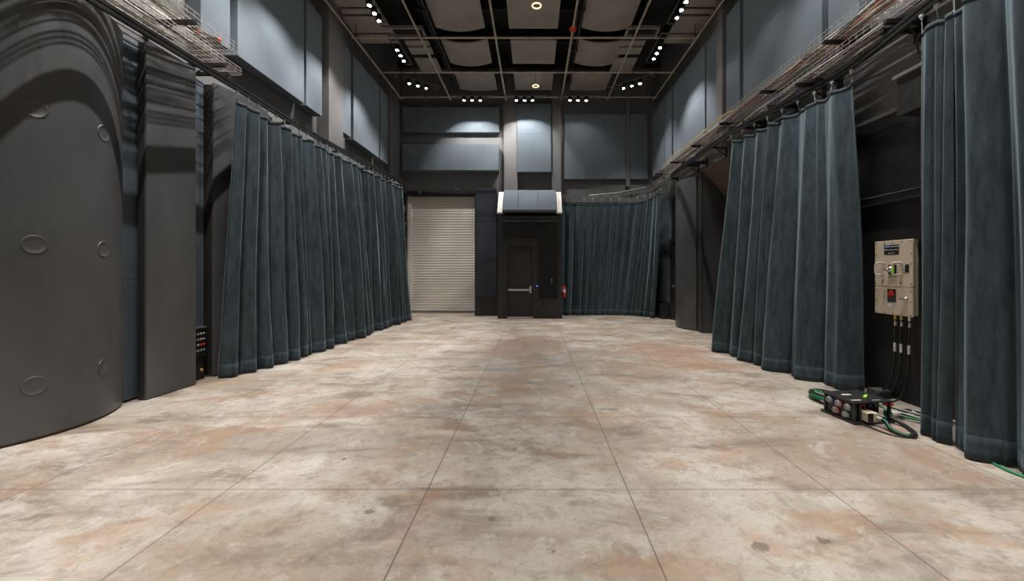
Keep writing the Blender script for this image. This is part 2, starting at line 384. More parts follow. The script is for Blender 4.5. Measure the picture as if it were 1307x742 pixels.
# roller shutter
def shutter():
    t = thing('door_1', (-3, YB+.1, 0), 'cream ribbed roller shutter at the far left of the back wall', 'door', kind='structure')
    m = MB(); n = 44; zz = [.06+(DZ-.02-.06)*i/n for i in range(n+1)]; prof = []
    for i in range(n):
        z0, z1 = zz[i], zz[i+1]; h = z1-z0
        prof += [(YB+.128, z0+h*.02), (YB+.120, z0+h*.15), (YB+.117, z0+h*.5), (YB+.120, z0+h*.86), (YB+.128, z0+h*.97)]
    vs = [(x, p[0], p[1]) for p in prof for x in (DX0+.1, DX1-.03)]
    m.add(vs, [(2*i, 2*i+1, 2*i+3, 2*i+2) for i in range(len(prof)-1)])
    build('slat_curtain', m, M['slats'], t)
    build('bottom_bar', MB().box(DX0+.08, DX1-.02, YB+.09, YB+.15, .005, .075, .006), M['rail_grey'], t)
    build('guide_rail', MB().box(DX0, DX0+.1, YB+.05, YB+.16, 0, DZ), M['slats'], t)
    build('guide_rail', MB().box(DX1-.04, DX1, YB+.05, YB+.16, 0, DZ), M['bracket'], t)
    build('head_plate', MB().box(DX0-.02, DX1+.02, YB-.05, YB+.17, DZ-.02, DZ+.12), M['duct'], t)
    f = MB().box(DX0-.16, DX0-.02, YB-.10, YB, 0, DZ+.05)
    build('side_frame', f, M['bracket'], t)
    b = MB()
    for z in (.4, .9, 1.4, 1.9, 2.4, 2.9, 3.4): b.lathe((DX0-.04, YB-.10, z), (0, -1, 0), [(0, .02), (.02, .018), (.03, .01)], 8)
    build('bolt_row', b, M['zinc'], t)
    build('latch', MB().box(DX0-.11, DX0-.05, YB-.16, YB-.1, 3.25, 3.5, .01), M['chrome'], t)
    # dark room side behind the shutter
    struct('wall_behind_shutter', MB().box(DX0-.2, DX1+.2, YB+.2, YB+.3, 0, DZ+.1), M['ceil'], 'dark wall behind the shutter')
shutter()

# entry box (vestibule) with sloping roof
VX0, VX1, VY = -1.04, .815, 11.72
def vestibule():
    t = thing('wall_vestibule', (-.1, 12.4, 0), 'black entry box with a sloping roof built against the back wall', 'wall', kind='structure')
    z1, z2 = 3.03, 3.73; yb = YB-.2
    # front wall with door opening (x -.80..-.0)
    ox0, ox1, oz = -.80, .02, 2.13
    m = MB(); m.box(VX0, ox0, VY, VY+.14, 0, z1); m.box(ox1, VX1, VY, VY+.14, 0, z1); m.box(ox0, ox1, VY, VY+.14, oz, z1)
    build('front_wall', m, M['wall_black'], t)
    for x0, x1 in ((VX0, VX0+.12), (VX1-.12, VX1)):
        m = MB().extrude([(VY+.14, 0), (YB, 0), (YB, z2), (yb-.7, z2), (VY+.14, z1+.1), (VY+.14, z1)], 'x', x0, x1)
        build('side_wall', m, M['wall_black'], t)
        c = MB().extrude([(VY-.01, z1), (VY-.01, z1+.04), (yb-.7, z2+.04), (YB, z2+.04), (YB, z2), (yb-.7, z2)], 'x', x0-.01, x1+.015)  # lit top of the side wall, brightness put into its white colour
        build('lit_coping', c, M['white_and_lit_top'], t)['label'] = 'sloping edge of the roof, its light painted in as white'
    r = MB().extrude([(VY, z1-.06), (VY, z1), (yb-.7, z2), (YB, z2), (YB, z2-.06), (yb-.7, z2-.06)], 'x', VX0+.12, VX1-.12)
    build('roof', r, M['wall_black'], t)
    build('base_trim', MB().box(ox1, VX1+.01, VY-.012, VY, 0, .05), M['duct'], t)
    # raised frame around the L shaped fabric
    # blue roof panel
    d = Vector((0, yb-.7-VY, z2-z1)); L = d.length; d.normalize(); nrm = Vector((0, -d.z, d.y))
    p = thing('acoustic_panel', (-.1, VY+.1, z1+.05), 'blue grey fabric panel lying on the sloping roof of the entry box', 'acoustic panel', 'acoustic panels on the back wall')
    xs = [VX0+.15, -.45, .12, VX1-.15]
    m = MB()
    for a, b in zip(xs, xs[1:]):
        c = Vector(((a+b)/2, VY+.0, z1))+d*(L*.5+.03)+nrm*.07
        m.obox(c, Vector((1, 0, 0)), d, nrm, (b-a)/2-.003, L/2-.01, .045, .006)
    build('fabric_face', m, M['fabric_panel'], p)
    m = MB(); c = Vector(((VX0+VX1)/2, VY, z1))+d*(L*.5+.03)+nrm*.013
    m.obox(c, Vector((1, 0, 0)), d, nrm, (VX1-VX0)/2-.16, L/2-.02, .012); build('backing_board', m, M['panel_edge'], p)
    # L shaped black fabric panel on the front
    p = thing('acoustic_panel', (.4, VY-.02, .6), 'black fabric panel bent around the door of the entry box', 'acoustic panel', 'acoustic panels on the back wall')
    m = MB(); y0, y1 = VY-.035, VY-.001
    m.box(-.90, .70, y0, y1, 2.33, 2.80, .006); m.box(.16, .70, y0, y1, 1.45, 2.324, .006); m.box(.16, .70, y0, y1, .58, 1.444, .006)
    build('fabric_face', m, M['fabric_black'], p)
    build('top_edge', MB().box(-.91, .71, y0-.004, y1, 2.80, 2.815), M['rail_grey'], p)
    # door
    dr = thing('door_2', (-.39, VY, 0), 'black entry door with a steel push bar', 'door', kind='structure')
    fr = MB(); fr.box(ox0-.05, ox0+.05, VY-.02, VY+.12, 0, oz+.05); fr.box(ox1-.05, ox1+.05, VY-.02, VY+.12, 0, oz+.05); fr.box(ox0+.05, ox1-.05, VY-.02, VY+.12, oz-.05, oz+.05)
    build('door_frame', fr, M['wall_black'], dr)
    build('door_leaf', MB().box(ox0+.052, ox1-.052, VY+.04, VY+.085, .012, oz-.052, .003), M['panel_edge'], dr)
    build('threshold', MB().box(ox0+.04, ox1-.04, VY-.03, VY+.1, 0, .05, .01), M['steel'], dr)['label'] = 'bright metal threshold'
    pb = build('push_bar', MB().box(ox0+.07, ox1-.14, VY-.055, VY-.02, .80, .86, .008), M['steel'], dr)
    build('bar_mount', MB().box(ox0+.07, ox0+.12, VY-.02, VY+.04, .80, .86), M['steel'], dr)
    build('latch_box', MB().box(ox1-.14, ox1-.075, VY-.06, VY+.04, .74, .94, .006), M['steel'], dr)
    build('drip_strip', MB().box(ox0+.02, ox1-.02, VY-.045, VY-.02, oz-.03, oz), M['wall_black'], dr)
    # devices
    def plate(x, z, w_, h, lab, kind):
        p = thing('wall_switch' if kind == 's' else 'wall_outlet', (x, VY-.04, z), lab, 'switch' if kind == 's' else 'outlet')
        yy = VY-.037 if kind == 's' else VY-.002
        build('plate', MB().box(x-w_/2, x+w_/2, yy-.008, yy, z-h/2, z+h/2, .003), M['black_plastic'], p)
        for dz in (-.035, .035):
            build('toggle' if kind == 's' else 'socket', MB().box(x-.015, x+.015, yy-.016, yy-.008, z+dz-.016, z+dz+.016, .003), M['steel'] if kind == 's' else M['duct'], p)
    plate(.52, 1.10, .07, .12, 'two small pale switches on the black fabric of the entry box', 's')
    plate(.30, .38, .08, .12, 'black outlet low on the front of the entry box', 'o')
    q = thing('card_reader', (.10, VY, .93), 'tiny card reader glowing blue beside the push bar door', 'card reader')
    build('housing', MB().box(.085, .125, VY-.02, VY-.001, .88, .98, .004), M['black_plastic'], q)
    build('indicator', MB().box(.092, .118, VY-.024, VY-.02, .925, .96), M['blue_led'], q)
vestibule()
# wing beside the vestibule, with a three tile dark panel
struct('wall_wing', MB().box(-1.80, -1.045, 12.42, YB-.001, 0, 3.72), M['wall_black'], 'short black wing wall between shutter and entry box')
def tiles(name, lab, cat, grp, boxes, mat, back, org):
    p = thing(name, org, lab, cat, grp)
    m = MB()
    for b in boxes: m.box(*b, .002)
    build('fabric_face', m, mat, p); build('backing_board', back, M['panel_edge'], p); return p
tiles('acoustic_panel', 'tall dark blue three tile fabric panel between the shutter and the entry box', 'acoustic panel', 'acoustic panels on the back wall',
      [(-1.74, -1.12, 12.33, 12.40, a, b) for a, b in ((.61, 1.73), (1.74, 2.86), (2.87, 3.90))], M['fabric_dark'],
      MB().box(-1.72, -1.14, 12.40, 12.419, .63, 3.71), (-1.43, 12.4, .61))

# ------------------------------------------------------------------ back wall acoustic panels
GB = 'acoustic panels on the back wall'
def backpanel(xs, zs, y0, y1, lab, grp=GB):
    boxes = [(a+.0012, b-.0012, y0, y1-.02, c+.0012, d-.0012) for a, b in zip(xs, xs[1:]) for c, d in zip(zs, zs[1:])]
    m = MB().box(xs[0]+.03, xs[-1]-.03, y1-.02, y1-.001, zs[0]+.03, zs[-1]-.03)
    return tiles('acoustic_panel', lab, 'acoustic panel', grp, boxes, M['fabric_panel'], m, ((xs[0]+xs[-1])/2, y1, zs[0]))
lin = lambda a, b, n: [a+(b-a)*i/n for i in range(n+1)]
backpanel(lin(-4.2, -1.1, 6), [5.82, 6.63], YB-.2, YB, 'wide blue grey fabric panel high on the back wall, under the ceiling lamps')
backpanel(lin(-4.15, -1.1, 6), [4.56, 5.38], YB-.38, YB, 'deep wide six tile fabric panel on the back wall above the shutter')
backpanel([-.52, 0.0, .56], [4.53, 5.75, 6.7], YB-.28, YB-.0, 'narrow upright fabric panel between two grey columns above the entry box')
backpanel([.99, 1.65, 2.31, 2.965], [4.33, 6.42], YB-.15, YB, 'large square fabric panel above the back right curtain')
backpanel([3.12, 3.67], [4.33, 6.42], YB-.15, YB, 'slim tall fabric panel in the right corner of the back wall')

# ------------------------------------------------------------------ side wall panels
def sidepanel(side, y0, y1, z0, seam, z1, depth, lab, n=1):
    wx = XL if side < 0 else XR
    face = wx-side*depth; back = wx-side*.02
    if side < 0: fx = (back, face)
    else: fx = (face, back)
    ys = lin(y0, y1, n); boxes = [(fx[0], fx[1], a+.002, b-.002, c+.0015, d-.0015) for a, b in zip(ys, ys[1:]) for c, d in ((z0, seam), (seam, z1))]
    bb = MB().box(min(back, wx-side*.001), max(back, wx-side*.001), y0+.04, y1-.04, z0+.04, z1-.04)
    return tiles('acoustic_panel', lab, 'acoustic panel', 'acoustic panels high on the %s wall' % ('left' if side < 0 else 'right'), boxes, M['fabric_panel'], bb, (wx, (y0+y1)/2, z0))
for y0, y1, lab in ((5.12, 5.62, 'narrow upper fabric panel nearest the camera on the left wall'),
                    (5.76, 7.43, 'wide upper fabric panel on the left wall, the nearest wide one'),
                    (7.50, 8.06, 'narrow upper fabric panel just before the grey pilaster on the left wall'),
                    (8.95, 9.33, 'narrow upper fabric panel just beyond the grey pilaster on the left wall'),
                    (9.47, 11.04, 'wide upper fabric panel on the left wall, the farther wide one'),
                    (11.13, 11.68, 'narrow upper fabric panel farthest back on the left wall')):
    sidepanel(-1, y0, y1, 4.45, 5.52, 6.42, .2, lab)
for y0, y1, lab in ((4.69, 5.18, 'narrow upper fabric panel nearest the camera on the right wall'),
                    (5.29, 7.28, 'wide dark upper fabric panel on the right wall, the nearest wide one'),
                    (7.40, 7.92, 'narrow upper fabric panel just before the pilaster on the right wall'),
                    (8.30, 8.83, 'narrow upper fabric panel just beyond the pilaster on the right wall'),
                    (8.91, 10.92, 'wide upper fabric panel on the right wall, the farther wide one'),
                    (11.04, 11.63, 'narrow upper fabric panel on the right wall, last but one before the corner'),
                    (11.72, 12.86, 'dim upper fabric panel on the right wall at the back corner')):
    sidepanel(1, y0, y1, 4.35, 5.38, 6.36, .19, lab)

# ------------------------------------------------------------------ diffusers and fabric strips low on the side walls
GD = 'diffuser panels along the side walls'
def convex(side, y0, y1, xedge, sag, z1, lab, caps=(), seam=True):
    """convex bowed panel; xedge = x of its two vertical edges, bows towards the room"""
    wx = XL+.021 if side < 0 else XR-.021
    t = thing('curved_diffuser', (wx, (y0+y1)/2, 0), lab, 'wall panel', GD)
    n = 28; arc = []
    for i in range(n+1):
        u = -1+2*i/n; arc.append((xedge-side*sag*(1-u*u), y0+(y1-y0)*i/n))
    arc = [(x, y) for x, y in arc]
    m = MB(); vs = []; fs = []
    zs = [.025, z1]
    for z in zs: vs += [(x, y, z) for x, y in arc]
    for i in range(n): fs.append((i, i+1, n+1+i+1, n+1+i))
    m.add(vs, fs, True)
    inner = [(x+side*.02, y) for x, y in arc]
    k = len(arc)
    for z in (.025, z1):
        m.add([(x, y, z) for x, y in arc]+[(x, y, z) for x, y in inner], [(i, i+1, k+i+1, k+i) for i in range(k-1)])
    for i in (0, k-1):
        a, b = arc[i], inner[i]
        m.add([(*a, .025), (*b, .025), (*b, z1), (*a, z1)], [(0, 1, 2, 3)])
    m.add([(x, y, z) for z in (.025, z1) for x, y in inner], [(i, i+1, k+i+1, k+i) for i in range(k-1)], True)
    build('face', m, M['steel_panel'], t)
    e = MB()
    for y in (y0, y1-.03):
        e.box(min(xedge+side*.021, wx), max(xedge+side*.021, wx), y, y+.03, .025, z1-.02)
    build('side_board', e, M['panel_edge'], t)
    b = MB().extrude([(x, y) for x, y in inner]+[(wx, y1), (wx, y0)], 'z', 0, .024)
    build('plinth', b, M['brown'], t)
    for (yc, zc) in caps:
        u = (yc-(y0+y1)/2)/((y1-y0)/2); x = xedge-side*sag*(1-u*u)
        dx = side*sag*2*u/((y1-y0)/2); nrm = Vector((-side, side*dx*(1 if side > 0 else 1), 0)); nrm = Vector((-side, 0, 0))+Vector((0, 1, 0))*(dx*side); nrm.normalize()
        c = MB().lathe(Vector((x, yc, zc))-nrm*.012, nrm, [(0, .078), (.013, .078), (.0155, .075), (.0155, .068), (.0135, .066), (.0135, .03), (.0135, 0.001)], 28)
        build('round_cap', c, M['steel_panel'], t)
    return t
def flat(side, y0, y1, x0, x1, z1, lab):
    """flat slab standing off the wall; x0/x1 = face x at y0/y1"""
    wx = XL+.021 if side < 0 else XR-.021
    t = thing('flat_diffuser', (wx, (y0+y1)/2, 0), lab, 'wall panel', GD)
    th = .02*side
    build('face', MB().extrude([(x0, y0), (x1, y1), (x1+th, y1), (x0+th, y0)], 'z', .01, z1), M['steel_panel'], t)
    m = MB()
    for y, x in ((y0, x0), (y1-.03, x1)):
        a, b = sorted((x+th*1.01, x+side*.09)); m.box(a, b, y+.001, y+.03, .01, z1-.01)
    build('side_board', m, M['panel_edge'], t)
    bb = sorted((x0+side*.05, wx)); build('mounting_batten', MB().box(bb[0], bb[1], (y0+y1)/2-.04, (y0+y1)/2+.04, 0.1, z1-.1), M['panel_edge'], t)
    return t
convex(-1, 3.03, 4.21, -4.26, .22, 3.86, 'big bowed dark panel with round caps at the left edge of the photo',
       [(3.33, 2.73), (3.33, 1.61), (3.33, .45), (3.85, 2.70), (3.85, 1.60), (3.85, .48)])
flat(-1, 4.36, 4.95, -4.16, -4.12, 3.86, 'flat dark slab on the left wall between two blue fabric strips')
convex(-1, 5.33, 6.45, -4.20, .11, 3.86, 'bowed dark panel half hidden by the near end of the left curtain')
flat(-1, 1.9, 2.9, -4.12, -4.16, 3.86, 'flat dark slab beside the viewpoint on the left wall')
def strip(side, y0, y1, z0, z1, lab, x=None):
    wx = XL+.021 if side < 0 else XR-.021
    a, b = sorted((wx, wx-side*.07)); 
    m = MB(); n = 3
    for i in range(n): m.box(a, b, y0, y1, z0+(z1-z0)*i/n+.001, z0+(z1-z0)*(i+1)/n-.001, .002)
    return tag(build('fabric_strip', m, M['fabric_mid']), lab, 'acoustic panel', 'blue fabric strips between diffusers')
strip(-1, 4.20, 4.50, .02, 3.86, 'tall blue fabric strip between the big bowed panel and the flat slab')
strip(-1, 4.90, 5.30, .62, 3.86, 'tall blue fabric strip above the connector box on the left wall')
strip(1, 11.55, 12.6, .45, 3.45, 'blue fabric strip on the right wall beside the back curtain')
convex(1, 9.32, 10.48, 3.73, .22, 3.56, 'bowed dark panel on the right wall beyond the right curtain')
# panel facing the camera beside the recess, sloping brown underside
t = thing('flat_diffuser', (3.95, 9.1, 0), 'flat dark panel facing the camera next to the bowed panel on the right', 'wall panel', GD)
build('face', MB().extrude([(3.75, 0.005), (4.20, 0.005), (4.20, 3.02), (3.80, 3.56), (3.75, 3.56)], 'y', 9.02, 9.06), M['steel_panel'], t)
build('side_board', MB().box(3.73, 3.75, 9.00, 9.22, .005, 3.58), M['panel_edge'], t)
d = MB().extrude([(3.76, 3.60), (4.22, 3.05), (4.22, 3.08), (3.78, 3.615)], 'y', 6.1, 9.0)
tag(build('sloping_soffit', d, M['brown'], org=(3.95, 7.5, 3.05)), 'sloping brown board over the recess behind the right curtain', 'soffit board')

# right wall door in the far right
def right_door():
    t = thing('door_3', (XR, 11.0, 0), 'black door on the right wall beyond the bowed panel', 'door', kind='structure')
    build('door_leaf', MB().box(XR-.045, XR-.021, 10.6, 11.45, .01, 2.2, .003), M['panel_edge'], t)
    f = MB(); f.box(XR-.09, XR-.021, 11.455, 11.52, 0, 2.28); f.box(XR-.09, XR-.021, 10.53, 10.595, 0, 2.28); f.box(XR-.09, XR-.021, 10.595, 11.455, 2.205, 2.28)
    build('door_frame', f, M['wall_black'], t)
    h = MB().lathe((XR-.045, 11.37, .95), (-1, 0, 0), [(0, .03), (.012, .03), (.014, .012), (.06, .012)], 14); h.tube([(XR-.10, 11.37, .95), (XR-.10, 11.25, .95)], .011, 8)
    build('door_handle', h, M['chrome'], t)
right_door()

# ------------------------------------------------------------------ curtains
def path_sampler(pts):
    P = spline(pts, 14); Ls = [0]
    for a, b in zip(P, P[1:]): Ls.append(Ls[-1]+(b-a).length)
    def f(u):
        s = u*Ls[-1]; k = 0
        lo, hi = 0, len(Ls)-1
        while hi-lo > 1:
            mid = (lo+hi)//2
            if Ls[mid] <= s: lo = mid
            else: hi = mid
        t = (s-Ls[lo])/max(Ls[hi]-Ls[lo], 1e-9); p = P[lo].lerp(P[hi], t); tg = (P[hi]-P[lo]); tg.z = 0; tg.normalize()
        return p, tg
    return f, Ls[-1]
def curtain(top, bot, lab, inward, fold=.26, amp_t=.045, amp_b=.10, seed=1, hookstep=.30, bunch=None, nv=64, trackz=None, belly=.0, name='stage_curtain', flare=(0, 0)):
    """top/bot: lists of (x,y,z) / (x,y); inward: sign that turns the tangent's left normal into the room"""
    rnd = random.Random(seed)
    ft, Lt = path_sampler(top); fb, Lb = path_sampler([(x, y, 0) for x, y in bot])
    # irregular fold phases
    edges = [0.0]
    while edges[-1] < Lt: edges.append(edges[-1]+fold*rnd.uniform(.5, 1.6))
    sc = Lt/edges[-1]; edges = [e*sc for e in edges]; nf = len(edges)-1
    amps = [rnd.uniform(.65, 1.3) for _ in range(nf+2)]; skew = [rnd.uniform(-.35, .35) for _ in range(nf+2)]
    sub = [rnd.uniform(-1, 1) for _ in range(nf+2)]
    drift = [rnd.uniform(-.5, .5) for _ in range(nf+2)]
    per = 20; nu = nf*per
    cache = []
    for i in range(nu+1):
        k = min(i//per, nf-1); u = i/per-k
        s = edges[k]+(edges[k+1]-edges[k])*u
        cache.append((s/Lt, k, u))
    grid = []
    for j in range(nv+1):
        v = j/nv                                    # 0 top .. 1 bottom
        ease = v**.8
        row = []
        for i, (uu, k, u) in enumerate(cache):
            pt, tt = ft(uu); pb, tb = fb(uu)
            tg = tt.lerp(tb, v).normalized(); nr = Vector((-tg.y, tg.x, 0))*inward
            p = pt.lerp(pb, v)
            p.z = pt.z*(1-v)+.012*v
            A = (amp_t+(amp_b-amp_t)*ease)*(amps[k]*(1-u)+amps[k+1]*u)
            ph = 2*PI*(u+ (skew[k]*.12)*math.sin(PI*u))
            w1 = -math.cos(ph)
            w1 = math.copysign(abs(w1)**1.25, w1)
            sw = uu*Lt; kf = .27/fold; warp = .05*noise.noise(Vector((sw*.8, v*1.4, seed*9.1)))*v
            n1 = noise.noise(Vector(((sw+warp)*4.4*kf, v*.8, seed*3.1)))
            n2 = 1-3.2*abs(noise.noise(Vector(((sw+warp)*8.5*kf, v*.7+9, seed*5.3))))
            n3 = noise.noise(Vector(((sw+warp)*15*kf, v*.7, seed*2.3)))
            mixn = min(1, max(.1, .5+1.2*noise.noise(Vector((sw*1.3, v*.6, seed*1.7)))))
            d = A*w1*(1-.3*mixn) + A*.28*sub[k]*math.sin(2*ph)*math.sin(PI*u)
            d += A*(1.3*n1*mixn+.16*n2+.75*n3*(.6+.4*v))
            tv = -A*.30*math.sin(ph)*(.35+.65*ease) + drift[k]*.05*math.sin(PI*u)*v
            tv += .05*ease*noise.noise(Vector((uu*Lt*1.1, v*1.5, seed*7.7)))
            # slight sideways creasing near the floor
            low = max(0, (v-.86)/.14)
            d += low*low*.025*noise.noise(Vector((uu*Lt*9, v*16, seed)))
            d += belly*math.sin(PI*min(1, v*1.05))
            edge = min(1, min(uu, 1-uu)*Lt/.12+.25)
            q = p+nr*d*edge+tg*tv
            if j == 0 or v < .06:
                hp = (uu*Lt/hookstep) % 1; q.z -= .04*math.sin(PI*hp)*(1-v/.06)
            if j == nv: q.z = .012+.006*noise.noise(Vector((uu*Lt*4, 0, seed)))
            row.append(q)
        grid.append(row)
    t = thing(name, (ft(.5)[0].x, ft(.5)[0].y, 0), lab, 'curtain', 'blue grey stage curtains')
    m = MB(); nn = nu+1; split = nv-3
    def sheet(j0, j1, off=0, mat=None, nm='drape'):
        mm = MB(); vs = []
        for j in range(j0, j1+1):
            for i in range(nn):
                p = grid[j][i].copy()
                if off:
                    a = grid[j][max(i-1, 0)]; b = grid[j][min(i+1, nu)]; tg = b-a; tg.z = 0
                    if tg.length > 1e-6: tg.normalize(); p += Vector((-tg.y, tg.x, 0))*inward*off
                vs.append(p)
        mm.add(vs, [(j*nn+i, j*nn+i+1, (j+1)*nn+i+1, (j+1)*nn+i) for j in range(j1-j0) for i in range(nu)], True)
        return build(nm, mm, mat, t)
    o = sheet(0, nv, 0, M['velour'], 'drape')
    sd = o.modifiers.new('thickness', 'SOLIDIFY'); sd.thickness = .005; sd.offset = 0
    h = sheet(split, nv, .002, M['velour'], 'hem')
    sd = h.modifiers.new('thickness', 'SOLIDIFY'); sd.thickness = .004; sd.offset = 0
    h = sheet(0, 1, .003, M['velour_band'], 'heading')
    sd = h.modifiers.new('thickness', 'SOLIDIFY'); sd.thickness = .005; sd.offset = 0
    # carriers
    n = max(2, int(Lt/hookstep))
    for i in range(n+1):
        uu = min(.999, i/n); p, tg = ft(uu)
        i0 = min(range(nn), key=lambda q: abs(cache[q][0]-uu)); g = grid[0][i0]
        zt = TZ if trackz is None else trackz
        hk = MB(); top_ = Vector((p.x, p.y, zt-.022))
        hk.obox(top_+Vector((0, 0, -.008)), tg, Vector((-tg.y, tg.x, 0)), Vector((0, 0, 1)), .02, .012, .016, .004)
        hk.tube([top_+Vector((0, 0, -.03)), top_+Vector((0, 0, -.045)), g+Vector((0, 0, .01)), g+Vector((0, 0, -.02))], .003, 5)
        hk.lathe(top_+Vector((0, 0, -.045)), (0, 0, 1), [(0, .009), (.022, .009)], 8)
        build('carrier', hk, M['hook'], t)
    return t
TZ = 3.74
curtain([(-3.84, 5.26, 3.63), (-3.85, 6.9, 3.63), (-3.76, 8.5, 3.63), (-3.64, 9.9, 3.63), (-3.56, 10.95, 3.63)],
        [(-4.00, 5.20), (-3.90, 5.75), (-3.82, 6.9), (-3.70, 8.3), (-3.62, 9.9), (-3.55, 11.4)],
        'long blue grey velour curtain along the left wall', -1, fold=.24, seed=3, amp_t=.075, amp_b=.15, hookstep=.20)
curtain([(.75, 12.62, 3.49), (2.0, 12.64, 3.49), (2.75, 12.62, 3.49), (3.22, 12.36, 3.50), (3.45, 11.85, 3.53), (3.47, 11.1, 3.55)],
        [(.76, 12.58), (2.0, 12.60), (2.7, 12.58), (3.15, 12.38), (3.42, 12.05), (3.50, 11.75)],
        'blue grey velour curtain across the back right corner', -1, fold=.25, seed=11, amp_t=.045, amp_b=.075, hookstep=.27, trackz=3.66)
curtain([(3.68, 4.70, 3.60), (3.64, 5.4, 3.60), (3.52, 6.2, 3.60), (3.40, 6.98, 3.60)],
        [(3.80, 4.62), (3.54, 5.00), (3.34, 5.7), (3.27, 6.4), (3.20, 7.08)],
        'blue grey velour curtain on the right wall behind the power box', 1, fold=.30, seed=23, amp_t=.065, amp_b=.125, hookstep=.27)
curtain([(3.51, 3.40, 3.585), (3.515, 3.55, 3.60), (3.52, 3.68, 3.60)],
        [(3.31, 3.22), (3.32, 3.36), (3.34, 3.50)],
        'narrow blue grey velour curtain right of the beige cabinet', 1, fold=.15, seed=31, amp_t=.035, amp_b=.055, hookstep=.17)
curtain([(3.46, 1.7, 3.61), (3.47, 2.5, 3.61), (3.50, 3.38, 3.59)],
        [(3.42, 1.6), (3.38, 2.4), (3.30, 3.20)],
        'blue grey velour curtain at the right edge of the photo', 1, fold=.27, seed=41, amp_t=.06, amp_b=.095, hookstep=.26)

# ------------------------------------------------------------------ curtain tracks
def sweepbox(m, P, a, h):
    vs = []
    for i, p in enumerate(P):
        tg = P[min(i+1, len(P)-1)]-P[max(i-1, 0)]; tg.z = 0; tg.normalize(); nr = Vector((-tg.y, tg.x, 0))
        vs += [p+nr*a+Vector((0, 0, h)), p-nr*a+Vector((0, 0, h)), p-nr*a-Vector((0, 0, h)), p+nr*a-Vector((0, 0, h))]
    m.add(vs, [(4*i+k, 4*i+(k+1) % 4, 4*i+4+(k+1) % 4, 4*i+4+k) for i in range(len(P)-1) for k in range(4)]+[(0, 1, 2, 3), tuple(range(len(vs)-4, len(vs)))])
def track(pts, lab, mat, wallx=None, hang=(), side=0):
    P = spline(pts, 12); t = thing('curtain_track', P[len(P)//2], lab, 'curtain track', 'curtain tracks')
    a = MB(); 
    sweepbox(a, P, .018, .018); build('rail', a, mat, t)
    b = MB(); sweepbox(b, [p+Vector((0, 0, .052)) for p in P], .018, .018); build('rail', b, mat, t)
    for i in hang:
        p = P[int(i*(len(P)-1))]
        h = MB(); h.box(p.x-.015, p.x+.015, p.y-.03, p.y+.03, p.z-.01, p.z+.09, .004)
        if wallx is not None:
            x0, x1 = sorted((p.x-.04*side, wallx)); h.box(x0, x1, p.y-.02, p.y+.02, p.z+.088, p.z+.128)
            a_, b_ = sorted((wallx, wallx-side*.015)); h.box(a_, b_, p.y-.05, p.y+.05, p.z+.0, p.z+.22)
        build('bracket', h, M['bracket'], t)
    return t
track([(-3.84, -3, TZ), (-3.84, 1, TZ), (-3.84, 3.5, TZ), (-3.84, 5.2, TZ), (-3.85, 6.9, TZ), (-3.76, 8.5, TZ), (-3.64, 9.9, TZ), (-3.54, 10.95, TZ-.01), (-3.2, 11.8, TZ-.02), (-2.7, 12.06, TZ-.02), (-2.0, 12.1, TZ-.03), (-1.12, 12.1, TZ-.03)],
      'black double curtain track along the left wall and across the shutter', M['rail'], XL, (.09, .18, .27, .36, .45, .54, .63), -1)
track([(.62, 12.62, 3.66), (2.0, 12.64, 3.66), (2.75, 12.62, 3.66), (3.22, 12.36, 3.67), (3.45, 11.85, 3.70), (3.46, 11.1, 3.72), (3.45, 10.2, 3.73)],
      'grey curtain track bending around the back right corner', M['rail_grey'], None, (.02, .42, .8))
track([(3.42, 10.1, TZ), (3.38, 8.2, TZ), (3.40, 6.98, TZ), (3.52, 6.2, TZ), (3.64, 5.4, TZ), (3.68, 4.7, TZ), (3.52, 3.64, TZ), (3.50, 3.2, TZ), (3.47, 2.5, TZ), (3.46, 1.7, TZ), (3.46, -3, TZ)],
      'black double curtain track along the right wall', M['rail'], XR, (.05, .2, .32, .43, .55, .66, .78, .9), 1)
# diagonal braces and hangers at the back corners
def rod(name, pts, r, lab, cat, mat, grp=None, n=8):
    return tag(build(name, MB().tube(pts, r, n), mat), lab, cat, grp)
rod('brace_pipe', [(-4.20, 11.9, 3.98), (-3.3, 12.1, 3.83)], .03, 'pale pipe bracing the track in the far left corner', 'pipe', M['rail_grey'])
for x, l in ((-3.35, 'left'), (-2.28, 'right')):
    t = thing('track_hanger', (x, 12.6, 3.7), '%s of two pale drop rods above the roller shutter' % ('first' if l == 'left' else 'second'), 'hanger rod')
    build('rod', MB().box(x-.02, x+.02, YB-.05, YB-.001, 3.95, 4.30, .005), M['rail_grey'], t)
    build('arm', MB().tube([(x, YB-.03, 3.96), (x-.05, 12.1, 3.80)], .018, 8), M['rail_grey'], t)
    build('clamp', MB().box(x-.09, x-.01, 12.06, 12.14, 3.68, 3.84, .01), M['bracket'], t)
rod('brace_pipe', [(1.75, 12.75, 3.74), (2.6, 12.65, 3.80), (3.38, 12.2, 3.88)], .026, 'pale pipe above the back right curtain track', 'pipe', M['rail_grey'])

